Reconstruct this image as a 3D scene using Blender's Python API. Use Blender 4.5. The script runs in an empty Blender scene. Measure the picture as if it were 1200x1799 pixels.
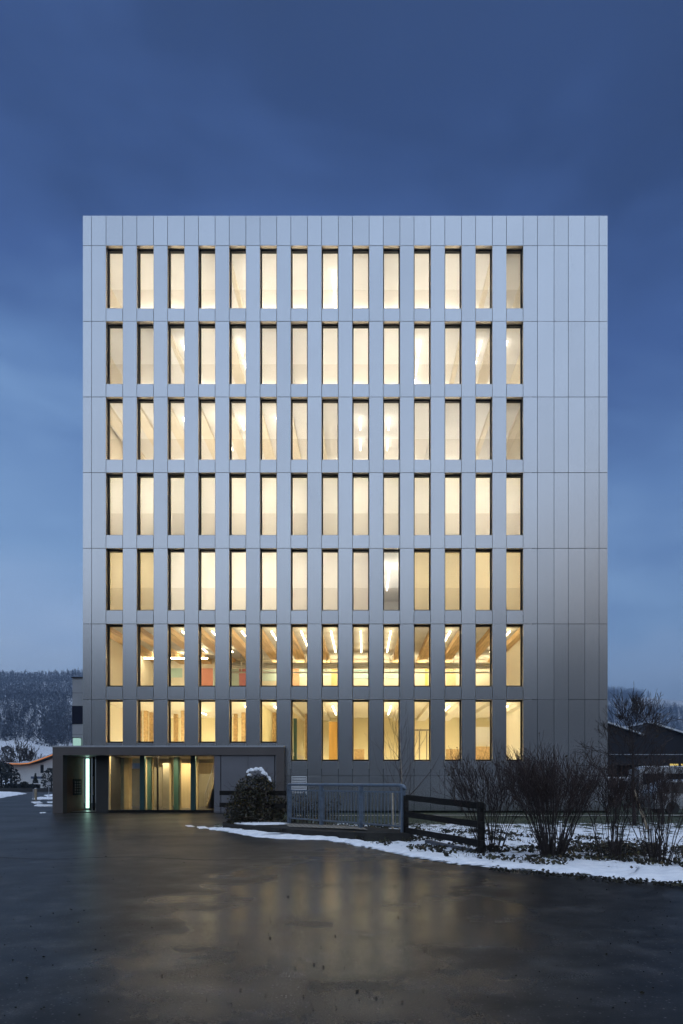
import bpy, math, random
import numpy as np
from mathutils import Vector, Matrix, noise

random.seed(7)
rng = np.random.default_rng(7)
C = bpy.context.scene
R = math.radians

# ------------------------------------------------------------------ camera
EYE = 1.56          # camera height
D = 1200 / 34.0     # distance of the facade plane
VPX, HOR = 640.0, 1375.0   # vanishing point of the photograph
cam_d = bpy.data.cameras.new('camera')
cam = bpy.data.objects.new('camera', cam_d)
C.collection.objects.link(cam)
cam.location = (0, 0, EYE)
cam.rotation_euler = (R(90), 0, 0)
cam_d.sensor_width = 36.0
cam_d.lens = 24.0
cam_d.shift_x = (600 - VPX) / 1799.0
cam_d.shift_y = (HOR - 899.5) / 1799.0
cam_d.clip_start = 0.1
cam_d.clip_end = 8000
C.camera = cam
C.render.resolution_x, C.render.resolution_y = 683, 1024

# ------------------------------------------------------------------ world
SUN_EL, SUN_AZ = R(60), R(150)
w = bpy.data.worlds.new('World'); C.world = w; w.use_nodes = True
nt = w.node_tree; nt.nodes.clear()
N = nt.nodes.new; L = nt.links.new

def nmath(tree, op, a, b=None, c=None, clamp=False):
    n = tree.nodes.new('ShaderNodeMath'); n.operation = op; n.use_clamp = clamp
    for i, v in enumerate((a, b, c)):
        if v is None: continue
        if isinstance(v, (int, float)): n.inputs[i].default_value = v
        else: tree.links.new(v, n.inputs[i])
    return n.outputs[0]

def ramp(tree, fac, stops, interp='LINEAR'):
    n = tree.nodes.new('ShaderNodeValToRGB')
    cr = n.color_ramp; cr.interpolation = interp
    while len(cr.elements) < len(stops): cr.elements.new(0.5)
    for e, (p, c) in zip(cr.elements, stops):
        e.position = p
        e.color = (c, c, c, 1) if isinstance(c, (int, float)) else (*c, 1)
    tree.links.new(fac, n.inputs[0])
    return n.outputs[0]

def mixc(tree, fac, a, b, mode='MIX'):
    n = tree.nodes.new('ShaderNodeMix'); n.data_type = 'RGBA'; n.blend_type = mode
    for s, v in ((0, fac), (6, a), (7, b)):
        if isinstance(v, (int, float)): n.inputs[s].default_value = v
        elif isinstance(v, tuple): n.inputs[s].default_value = (*v, 1)
        else: tree.links.new(v, n.inputs[s])
    return n.outputs[2]

tc = N('ShaderNodeTexCoord')
sep = N('ShaderNodeSeparateXYZ'); L(tc.outputs['Generated'], sep.inputs[0])
dx, dy, dz = sep.outputs
elev = nmath(nt, 'MAXIMUM', dz, 0.0)
nz = N('ShaderNodeTexNoise'); nz.inputs['Scale'].default_value = 2.1; nz.inputs['Detail'].default_value = 4.5
nz.inputs['Roughness'].default_value = 0.55; nz.inputs['Distortion'].default_value = 0.35
mp = N('ShaderNodeMapping'); mp.inputs['Scale'].default_value = (1.0, 1.0, 2.6); mp.inputs['Location'].default_value = (0.35, 0.0, 0.2)
L(tc.outputs['Generated'], mp.inputs[0]); L(mp.outputs[0], nz.inputs['Vector'])
cl = nz.outputs[0]
# the height in the sky, shifted by the cloud noise so that the cloud deck has soft uneven borders
warp = nmath(nt, 'MULTIPLY_ADD', nmath(nt, 'SUBTRACT', cl, 0.5), -0.46, nmath(nt, 'MULTIPLY_ADD', dx, 0.06, elev))
front = ramp(nt, warp, [(0.0, (0.66, 0.80, 1.00)), (0.14, (0.43, 0.60, 0.88)), (0.30, (0.245, 0.415, 0.700)),
                        (0.42, (0.125, 0.240, 0.500)), (0.55, (0.048, 0.105, 0.300)), (0.68, (0.020, 0.051, 0.165)),
                        (0.80, (0.013, 0.035, 0.115)), (1.0, (0.013, 0.035, 0.11))])
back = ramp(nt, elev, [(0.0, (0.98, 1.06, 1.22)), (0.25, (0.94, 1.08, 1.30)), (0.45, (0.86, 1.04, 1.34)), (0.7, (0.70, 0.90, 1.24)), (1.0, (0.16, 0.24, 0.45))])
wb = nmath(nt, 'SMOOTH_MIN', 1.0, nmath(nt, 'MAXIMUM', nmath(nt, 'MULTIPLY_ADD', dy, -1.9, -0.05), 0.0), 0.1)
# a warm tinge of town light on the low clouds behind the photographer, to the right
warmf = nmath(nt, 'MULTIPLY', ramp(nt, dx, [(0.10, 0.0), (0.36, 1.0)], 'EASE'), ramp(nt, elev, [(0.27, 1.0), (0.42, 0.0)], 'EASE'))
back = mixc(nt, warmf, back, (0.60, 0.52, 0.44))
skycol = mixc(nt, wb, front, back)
# unseen sky overhead made brighter, added to light the snow
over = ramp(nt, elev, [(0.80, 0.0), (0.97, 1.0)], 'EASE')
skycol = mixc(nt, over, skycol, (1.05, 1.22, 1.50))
sky = N('ShaderNodeTexSky'); sky.sky_type = 'NISHITA'; sky.sun_disc = False
sky.sun_elevation = SUN_EL; sky.sun_rotation = SUN_AZ
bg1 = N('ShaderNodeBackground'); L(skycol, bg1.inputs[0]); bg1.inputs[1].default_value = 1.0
bg2 = N('ShaderNodeBackground'); L(sky.outputs[0], bg2.inputs[0]); bg2.inputs[1].default_value = 0.002
ad = N('ShaderNodeAddShader'); L(bg1.outputs[0], ad.inputs[0]); L(bg2.outputs[0], ad.inputs[1])
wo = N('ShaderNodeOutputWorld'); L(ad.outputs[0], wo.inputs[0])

# ------------------------------------------------------------------ sun (weak, through the dusk overcast)
sd = bpy.data.lights.new('sun', 'SUN'); sd.energy = 0.35; sd.angle = R(25); sd.color = (0.9, 0.95, 1.0)
so = bpy.data.objects.new('sun', sd); C.collection.objects.link(so)
sdir = Vector((math.sin(SUN_AZ) * math.cos(SUN_EL), math.cos(SUN_AZ) * math.cos(SUN_EL), math.sin(SUN_EL)))
so.rotation_euler = sdir.to_track_quat('Z', 'Y').to_euler()

C.view_settings.view_transform = 'Standard'
C.view_settings.look = 'None'
C.view_settings.exposure = 0.0
C.view_settings.gamma = 1.0
C.cycles.use_denoising = True
C.cycles.max_bounces = 8
C.cycles.diffuse_bounces = 4
C.cycles.glossy_bounces = 3
C.cycles.transparent_max_bounces = 16
C.cycles.sample_clamp_indirect = 6.0
C.cycles.caustics_reflective = False
C.cycles.caustics_refractive = False

# ------------------------------------------------------------------ materials
def new_mat(name):
    m = bpy.data.materials.new(name); m.use_nodes = True
    return m, m.node_tree, m.node_tree.nodes['Principled BSDF']

def mat(name, col, rough=0.7, metal=0.0, var=0.18, scale=3.0, bump=0.0, bscale=40.0, spec=None):
    m, t, b = new_mat(name)
    b.inputs['Roughness'].default_value = rough
    b.inputs['Metallic'].default_value = metal
    if spec is not None: b.inputs['Specular IOR Level'].default_value = spec
    tcn = t.nodes.new('ShaderNodeTexCoord')
    if var > 0:
        n = t.nodes.new('ShaderNodeTexNoise'); n.inputs['Scale'].default_value = scale; n.inputs['Detail'].default_value = 5
        t.links.new(tcn.outputs['Object'], n.inputs['Vector'])
        f = ramp(t, n.outputs[0], [(0.25, 1 - var), (0.75, 1 + var)])
        n2 = t.nodes.new('ShaderNodeMix'); n2.data_type = 'RGBA'; n2.blend_type = 'MULTIPLY'
        n2.inputs[0].default_value = 1; n2.inputs[6].default_value = (*col, 1)
        n2.clamp_result = False
        t.links.new(f, n2.inputs[7]); t.links.new(n2.outputs[2], b.inputs['Base Color'])
    else:
        b.inputs['Base Color'].default_value = (*col, 1)
    if bump > 0:
        n = t.nodes.new('ShaderNodeTexNoise'); n.inputs['Scale'].default_value = bscale; n.inputs['Detail'].default_value = 6
        t.links.new(tcn.outputs['Object'], n.inputs['Vector'])
        bp = t.nodes.new('ShaderNodeBump'); bp.inputs['Strength'].default_value = bump; bp.inputs['Distance'].default_value = 0.02
        t.links.new(n.outputs[0], bp.inputs['Height']); t.links.new(bp.outputs[0], b.inputs['Normal'])
    return m

def emis(name, col, s):
    m = bpy.data.materials.new(name); m.use_nodes = True
    t = m.node_tree; t.nodes.clear()
    e = t.nodes.new('ShaderNodeEmission'); e.inputs[0].default_value = (*col, 1); e.inputs[1].default_value = s
    o = t.nodes.new('ShaderNodeOutputMaterial'); t.links.new(e.outputs[0], o.inputs[0])
    return m

def glass_mat(name, tint=(1, 1, 1), refl=1.0, wave=0.0):
    m = bpy.data.materials.new(name); m.use_nodes = True
    t = m.node_tree; t.nodes.clear()
    tr = t.nodes.new('ShaderNodeBsdfTransparent'); tr.inputs[0].default_value = (*tint, 1)
    gl = t.nodes.new('ShaderNodeBsdfGlossy'); gl.inputs['Roughness'].default_value = 0.02
    fr = t.nodes.new('ShaderNodeFresnel'); fr.inputs[0].default_value = 1.5
    f = nmath(t, 'MULTIPLY', fr.outputs[0], refl, clamp=True)
    mx = t.nodes.new('ShaderNodeMixShader'); t.links.new(f, mx.inputs[0])
    t.links.new(tr.outputs[0], mx.inputs[1]); t.links.new(gl.outputs[0], mx.inputs[2])
    o = t.nodes.new('ShaderNodeOutputMaterial'); t.links.new(mx.outputs[0], o.inputs[0])
    return m

M = {}
def facade_mat():
    m, t, b = new_mat('anodised_metal_panel')
    b.inputs['Metallic'].default_value = 1.0
    geo = t.nodes.new('ShaderNodeNewGeometry')
    n = t.nodes.new('ShaderNodeTexNoise'); n.inputs['Scale'].default_value = 0.35; n.inputs['Detail'].default_value = 4
    t.links.new(geo.outputs['Position'], n.inputs['Vector'])
    isl = geo.outputs['Random Per Island']
    v = nmath(t, 'ADD', nmath(t, 'MULTIPLY', n.outputs[0], 0.06), nmath(t, 'MULTIPLY', isl, 0.05))
    c = ramp(t, v, [(0.0, (0.435, 0.445, 0.458)), (0.1, (0.52, 0.532, 0.547))])
    t.links.new(c, b.inputs['Base Color'])
    # brushed finish: fine vertical streaks in the gloss
    mpn = t.nodes.new('ShaderNodeMapping'); mpn.inputs['Scale'].default_value = (14, 14, 0.5)
    t.links.new(geo.outputs['Position'], mpn.inputs[0])
    n2 = t.nodes.new('ShaderNodeTexNoise'); n2.inputs['Scale'].default_value = 1.0; n2.inputs['Detail'].default_value = 3
    t.links.new(mpn.outputs[0], n2.inputs['Vector'])
    r = nmath(t, 'MULTIPLY_ADD', n2.outputs[0], 0.05, 0.215)
    t.links.new(r, b.inputs['Roughness'])
    return m
M['panel'] = facade_mat()
M['reveal'] = mat('bronze_reveal_metal', (0.42, 0.37, 0.31), 0.35, 0.7, 0.05)
M['black'] = mat('black_window_frame', (0.006, 0.006, 0.007), 0.5, 0, 0.1, spec=0.15)
M['dark'] = mat('dark_core', (0.03, 0.03, 0.033), 0.8, 0, 0.1)
M['glass'] = glass_mat('window_glass', (0.97, 0.98, 0.97), 1.0)
M['glass2'] = glass_mat('entrance_glass', (0.80, 0.84, 0.80), 1.3)
M['white'] = mat('white_plaster', (0.80, 0.79, 0.77), 0.85, 0, 0.05, 0.6)
M['cream'] = mat('cream_plaster', (0.76, 0.70, 0.58), 0.85, 0, 0.06, 0.5)
M['yellow'] = mat('pale_yellow_wall', (0.78, 0.70, 0.47), 0.85, 0, 0.06, 0.5)
M['concrete_in'] = mat('concrete_ceiling', (0.44, 0.41, 0.36), 0.85, 0, 0.15, 0.8)
M['floor_in'] = mat('light_floor', (0.66, 0.60, 0.50), 0.6, 0, 0.12, 0.8)
def wood_mat(name, col, stretch=(8, 0.6, 8), var=0.22):
    m, t, b = new_mat(name)
    b.inputs['Roughness'].default_value = 0.7; b.inputs['Specular IOR Level'].default_value = 0.12
    geo = t.nodes.new('ShaderNodeNewGeometry')
    mpn = t.nodes.new('ShaderNodeMapping'); mpn.inputs['Scale'].default_value = stretch
    t.links.new(geo.outputs['Position'], mpn.inputs[0])
    n = t.nodes.new('ShaderNodeTexNoise'); n.inputs['Scale'].default_value = 1.0; n.inputs['Detail'].default_value = 6; n.inputs['Distortion'].default_value = 0.6
    t.links.new(mpn.outputs[0], n.inputs['Vector'])
    lo = tuple(x * (1 - var * 1.3) for x in col); hi = tuple(min(1, x * (1 + var)) for x in col)
    t.links.new(ramp(t, n.outputs[0], [(0.3, lo), (0.7, hi)]), b.inputs['Base Color'])
    return m
M['wood'] = wood_mat('spruce_beam_wood', (0.60, 0.42, 0.22))
M['palewood'] = wood_mat('pale_spruce_beam', (0.72, 0.62, 0.45), var=.10)
M['woodwall'] = wood_mat('vertical_wood_boards', (0.55, 0.44, 0.27), (5, 5, 0.3), .12)
M['oldwood'] = wood_mat('weathered_fence_wood', (0.017, 0.015, 0.013), (5, 5, 30), 0.5)
M['pipe'] = mat('galvanised_pipe', (0.5, 0.5, 0.48), 0.4, 0.6, 0.1)
M['porch'] = mat('dark_bronze_cladding', (0.13, 0.115, 0.11), 0.42, 0.65, 0.10, 0.8)
M['porchgrey'] = mat('dark_grey_cladding', (0.20, 0.20, 0.22), 0.42, 0.7, 0.10, 0.8)
M['soffit'] = mat('dark_soffit', (0.02, 0.019, 0.018), 0.7, 0, 0.1)
M['teal'] = mat('dark_teal_paint', (0.004, 0.045, 0.045), 0.5, 0, 0.1)
M['green'] = mat('green_paint', (0.03, 0.085, 0.065), 0.6, 0, 0.1)
M['tan'] = mat('tan_column', (0.52, 0.40, 0.22), 0.7, 0, 0.1)
M['greydoor'] = mat('grey_door', (0.27, 0.24, 0.18), 0.5, 0, 0.1)
M['steelblue'] = mat('blue_grey_railing_paint', (0.14, 0.175, 0.22), 0.42, 0.3, 0.25, 9.0, 0.15, 60)
M['concrete'] = mat('old_concrete', (0.034, 0.032, 0.029), 0.9, 0, 0.45, 2.2, 0.6, 18, spec=0.15)
M['aluminium'] = mat('bare_aluminium', (0.62, 0.63, 0.65), 0.4, 0.8, 0.06)
M['zinc'] = mat('zinc_edge', (0.42, 0.43, 0.46), 0.4, 0.6, 0.1)
M['bark'] = mat('dark_bark', (0.028, 0.020, 0.018), 0.9, 0, 0.4, 12)
M['twig'] = mat('reddish_twigs', (0.036, 0.022, 0.019), 0.85, 0, 0.4, 6)
M['birch'] = mat('pale_birch_bark', (0.30, 0.25, 0.20), 0.8, 0, 0.5, 9)
M['stake'] = mat('pale_stake_wood', (0.40, 0.32, 0.22), 0.8, 0, 0.3, 9)
M['deadleaf'] = mat('withered_leaves', (0.035, 0.025, 0.015), 0.8, 0, 0.4, 5)
M['brick'] = mat('pale_paving', (0.20, 0.18, 0.15), 0.8, 0, 0.35, 5, 0.3, 30)

def ivy_mat():
    m, t, b = new_mat('ivy_leaves')
    b.inputs['Roughness'].default_value = 0.5
    geo = t.nodes.new('ShaderNodeNewGeometry')
    c = ramp(t, geo.outputs['Random Per Island'], [(0.0, (0.010, 0.011, 0.006)), (0.40, (0.024, 0.026, 0.011)), (0.68, (0.050, 0.028, 0.018)),
                                                   (0.88, (0.075, 0.068, 0.020)), (0.975, (0.07, 0.04, 0.02)), (1.0, (0.26, 0.18, 0.02))])
    t.links.new(c, b.inputs['Base Color'])
    return m
M['ivy'] = ivy_mat()

def snow_mat():
    m, t, b = new_mat('snow')
    b.inputs['Roughness'].default_value = 0.75
    geo = t.nodes.new('ShaderNodeNewGeometry')
    n = t.nodes.new('ShaderNodeTexNoise'); n.inputs['Scale'].default_value = 5; n.inputs['Detail'].default_value = 7
    t.links.new(geo.outputs['Position'], n.inputs['Vector'])
    t.links.new(ramp(t, n.outputs[0], [(0.3, (0.70, 0.72, 0.76)), (0.65, (0.87, 0.88, 0.90))]), b.inputs['Base Color'])
    bp = t.nodes.new('ShaderNodeBump'); bp.inputs['Strength'].default_value = 0.6; bp.inputs['Distance'].default_value = 0.03
    n2 = t.nodes.new('ShaderNodeTexNoise'); n2.inputs['Scale'].default_value = 9; n2.inputs['Detail'].default_value = 6
    t.links.new(geo.outputs['Position'], n2.inputs['Vector'])
    t.links.new(n2.outputs[0], bp.inputs['Height']); t.links.new(bp.outputs[0], b.inputs['Normal'])
    return m
M['snow'] = snow_mat()

def road_mat():
    m, t, b = new_mat('wet_asphalt')
    geo = t.nodes.new('ShaderNodeNewGeometry')
    pos = geo.outputs['Position']
    def nse(scale, det=6, rgh=0.55, sc=None):
        n = t.nodes.new('ShaderNodeTexNoise'); n.inputs['Scale'].default_value = scale; n.inputs['Detail'].default_value = det
        n.inputs['Roughness'].default_value = rgh
        if sc:
            mm = t.nodes.new('ShaderNodeMapping'); mm.inputs['Scale'].default_value = sc
            t.links.new(pos, mm.inputs[0]); t.links.new(mm.outputs[0], n.inputs['Vector'])
        else: t.links.new(pos, n.inputs['Vector'])
        return n.outputs[0]
    big = nse(0.42, 5)
    mid = nse(2.2, 6)
    fine = nse(62, 3, 0.75)
    wet = ramp(t, nmath(t, 'ADD', nmath(t, 'MULTIPLY', big, 0.75), nmath(t, 'MULTIPLY', mid, 0.25)), [(0.25, 0.0), (0.78, 1.0)], 'EASE')
    spk = t.nodes.new('ShaderNodeTexVoronoi'); spk.inputs['Scale'].default_value = 30; t.links.new(pos, spk.inputs['Vector'])
    # the wettest part lies in the middle in front of the building
    sp_ = t.nodes.new('ShaderNodeSeparateXYZ'); t.links.new(pos, sp_.inputs[0])
    ddx = nmath(t, 'MULTIPLY', nmath(t, 'ADD', sp_.outputs[0], 0.3), 0.36); ddy = nmath(t, 'MULTIPLY', nmath(t, 'ADD', sp_.outputs[1], -9.5), 0.13)
    dist = nmath(t, 'ADD', nmath(t, 'MULTIPLY', ddx, ddx), nmath(t, 'MULTIPLY', ddy, ddy))
    pool = ramp(t, nmath(t, 'MULTIPLY_ADD', nmath(t, 'SUBTRACT', nmath(t, 'MULTIPLY_ADD', nse(3.5, 3), 0.22, nmath(t, 'MULTIPLY', nse(0.9, 2, .4), 0.78)), 0.5), 2.6, dist), [(-0.7, 1.0), (1.15, 0.0)], 'EASE')
    wet = nmath(t, 'MULTIPLY_ADD', pool, 0.72, nmath(t, 'MULTIPLY', wet, 0.28))
    chip = ramp(t, nmath(t, 'MULTIPLY_ADD', nse(7, 3), -0.05, spk.outputs['Distance']), [(0.10, 1.0), (0.30, 0.0)])
    sc3 = t.nodes.new('ShaderNodeSeparateColor'); t.links.new(spk.outputs['Color'], sc3.inputs[0])
    chip = nmath(t, 'MULTIPLY', chip, ramp(t, sc3.outputs[0], [(0.62, 0.0), (0.9, 1.0)]))
    base = ramp(t, nmath(t, 'ADD', nmath(t, 'MULTIPLY', mid, 0.5), nmath(t, 'MULTIPLY', fine, 0.5)), [(0.34, (0.006, 0.006, 0.006)), (0.55, (0.024, 0.0235, 0.0235)), (0.68, (0.085, 0.082, 0.08))])
    base = mixc(t, nmath(t, 'MULTIPLY', chip, 0.8), base, (0.13, 0.125, 0.12))
    t.links.new(base, b.inputs['Base Color'])
    rg = nmath(t, 'MULTIPLY_ADD', wet, -0.24, 0.36)
    rg = nmath(t, 'MULTIPLY_ADD', mid, 0.06, rg)
    rg = nmath(t, 'ADD', rg, nmath(t, 'MULTIPLY', nmath(t, 'SUBTRACT', fine, 0.5), 0.22))
    t.links.new(rg, b.inputs['Roughness'])
    t.links.new(nmath(t, 'MULTIPLY_ADD', wet, 0.085, 0.03), b.inputs['Specular IOR Level'])
    # worn seams where the asphalt lanes meet, and fine cracks
    bp = t.nodes.new('ShaderNodeBump'); bp.inputs['Strength'].default_value = 0.16; bp.inputs['Distance'].default_value = 0.005
    h = nmath(t, 'ADD', nmath(t, 'MULTIPLY', fine, 0.8), nmath(t, 'MULTIPLY', nse(35, 4), 0.6))
    t.links.new(h, bp.inputs['Height']); t.links.new(bp.outputs[0], b.inputs['Normal'])
    return m
M['road'] = road_mat()

def lawn_mat():
    m, t, b = new_mat('snowy_lawn')
    b.inputs['Roughness'].default_value = 0.85
    geo = t.nodes.new('ShaderNodeNewGeometry'); pos = geo.outputs['Position']
    s = t.nodes.new('ShaderNodeSeparateXYZ'); t.links.new(pos, s.inputs[0])
    mm = t.nodes.new('ShaderNodeMapping'); mm.inputs['Scale'].default_value = (1, 0.6, 1); t.links.new(pos, mm.inputs[0])
    n = t.nodes.new('ShaderNodeTexNoise'); n.inputs['Scale'].default_value = 3.4; n.inputs['Detail'].default_value = 9; n.inputs['Roughness'].default_value = 0.68
    t.links.new(mm.outputs[0], n.inputs['Vector'])
    n3 = t.nodes.new('ShaderNodeTexNoise'); n3.inputs['Scale'].default_value = 0.5; n3.inputs['Detail'].default_value = 3
    t.links.new(pos, n3.inputs['Vector'])
    # snow lies thick by the road and thins out towards the house wall
    cover = ramp(t, nmath(t, 'DIVIDE', s.outputs[1], 40.0), [(0.30, 0.16), (0.45, 0.12), (0.58, 0.06), (0.64, -0.0), (0.70, 0.0)])
    thin = ramp(t, nmath(t, 'DIVIDE', s.outputs[1], 40.0), [(0.60, 0.0), (0.70, 0.2)])
    v = nmath(t, 'ADD', n.outputs[0], cover)
    v = nmath(t, 'SUBTRACT', v, thin)
    v = nmath(t, 'MULTIPLY_ADD', nmath(t, 'SUBTRACT', n3.outputs[0], 0.5), 0.25, v)
    mask = ramp(t, v, [(0.50, 0.0), (0.56, 1.0)])
    n2 = t.nodes.new('ShaderNodeTexNoise'); n2.inputs['Scale'].default_value = 14; n2.inputs['Detail'].default_value = 6
    t.links.new(pos, n2.inputs['Vector'])
    grass = ramp(t, n2.outputs[0], [(0.3, (0.018, 0.020, 0.012)), (0.55, (0.040, 0.052, 0.024)), (0.75, (0.065, 0.062, 0.035))])
    t.links.new(mixc(t, mask, grass, (0.80, 0.82, 0.86)), b.inputs['Base Color'])
    bp = t.nodes.new('ShaderNodeBump'); bp.inputs['Strength'].default_value = 0.8; bp.inputs['Distance'].default_value = 0.05
    t.links.new(nmath(t, 'ADD', n2.outputs[0], mask), bp.inputs['Height']); t.links.new(bp.outputs[0], b.inputs['Normal'])
    return m
M['lawn'] = lawn_mat()
M['path'] = mat('pale_gravel_path', (0.24, 0.23, 0.21), 0.9, 0, 0.3, 6, 0.4, 30)

def face_attr_mat(name, stops):
    m, t, b = new_mat(name)
    b.inputs['Roughness'].default_value = 0.9
    a = t.nodes.new('ShaderNodeAttribute'); a.attribute_name = 'tone'
    t.links.new(ramp(t, a.outputs['Fac'], stops), b.inputs['Base Color'])
    return m
M['forest'] = face_attr_mat('snowy_forest', [(0.0, (0.011, 0.014, 0.024)), (0.45, (0.042, 0.052, 0.080)), (0.75, (0.20, 0.24, 0.31)), (1.0, (0.58, 0.64, 0.74))])  # blue of the dusk light mixed into the tree and snow tones
M['leaf_mix'] = face_attr_mat('leaf_litter_mix', [(0.0, (0.010, 0.009, 0.007)), (0.6, (0.030, 0.026, 0.016)), (0.9, (0.05, 0.05, 0.02)), (1.0, (0.10, 0.06, 0.025))])

def blind_mat(name, col, k=0.5):
    m = bpy.data.materials.new(name); m.use_nodes = True
    t = m.node_tree; t.nodes.clear()
    d = t.nodes.new('ShaderNodeBsdfDiffuse'); d.inputs[0].default_value = (*col, 1)
    tl = t.nodes.new('ShaderNodeBsdfTranslucent')
    geo = t.nodes.new('ShaderNodeNewGeometry')
    n = t.nodes.new('ShaderNodeTexNoise'); n.inputs['Scale'].default_value = 0.5; n.inputs['Detail'].default_value = 3
    t.links.new(geo.outputs['Position'], n.inputs['Vector'])
    cc = ramp(t, n.outputs[0], [(0.3, tuple(x * 0.9 for x in col)), (0.7, col)])
    t.links.new(cc, tl.inputs[0])
    mx = t.nodes.new('ShaderNodeMixShader'); mx.inputs[0].default_value = k
    t.links.new(d.outputs[0], mx.inputs[1]); t.links.new(tl.outputs[0], mx.inputs[2])
    o = t.nodes.new('ShaderNodeOutputMaterial'); t.links.new(mx.outputs[0], o.inputs[0])
    return m
M['blind'] = blind_mat('cream_roller_blind', (0.95, 0.91, 0.82), 0.78)
M['blind_tan'] = blind_mat('tan_roller_blind', (0.90, 0.76, 0.48), 0.72)
M['blind_grey'] = blind_mat('grey_roller_blind', (0.88, 0.83, 0.75), 0.66)
def film_mat():
    m = bpy.data.materials.new('balustrade_glass'); m.use_nodes = True
    t = m.node_tree; t.nodes.clear()
    tr = t.nodes.new('ShaderNodeBsdfTransparent'); tr.inputs[0].default_value = (.955, .945, .93, 1)
    o = t.nodes.new('ShaderNodeOutputMaterial'); t.links.new(tr.outputs[0], o.inputs[0])
    return m
M['film'] = film_mat()
WARM1, WARM2 = (1.0, 0.91, 0.77), (1.0, 0.87, 0.57)
M['lamp1'] = emis('warm_white_lamp', WARM1, 31)
M['lamp2'] = emis('warm_yellow_lamp', WARM2, 40)
M['lamp_blind'] = emis('blind_room_lamp', (1.0, 0.92, 0.78), 62)
M['fill_lamp1'] = emis('uplight', WARM1, 22)  # glow of the unseen uplights added to brighten the rooms
M['fill_lamp2'] = emis('uplight_yellow', WARM2, 28)  # same added fill glow, yellower, for the two lower rows
M['strip1'] = emis('warm_white_strip', WARM1, 6)
M['strip2'] = emis('warm_yellow_strip', WARM2, 13)
M['lamp_lobby'] = emis('lobby_lamp', (1.0, 0.80, 0.50), 42)
M['lamp_cool'] = emis('cool_fluorescent', (0.60, 1.0, 0.86), 3.2)
M['fairy'] = emis('orange_fairy_light', (1.0, 0.36, 0.10), 0.55)
M['litwin'] = emis('lit_barn_window', (1.0, 0.75, 0.22), 0.8)

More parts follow.
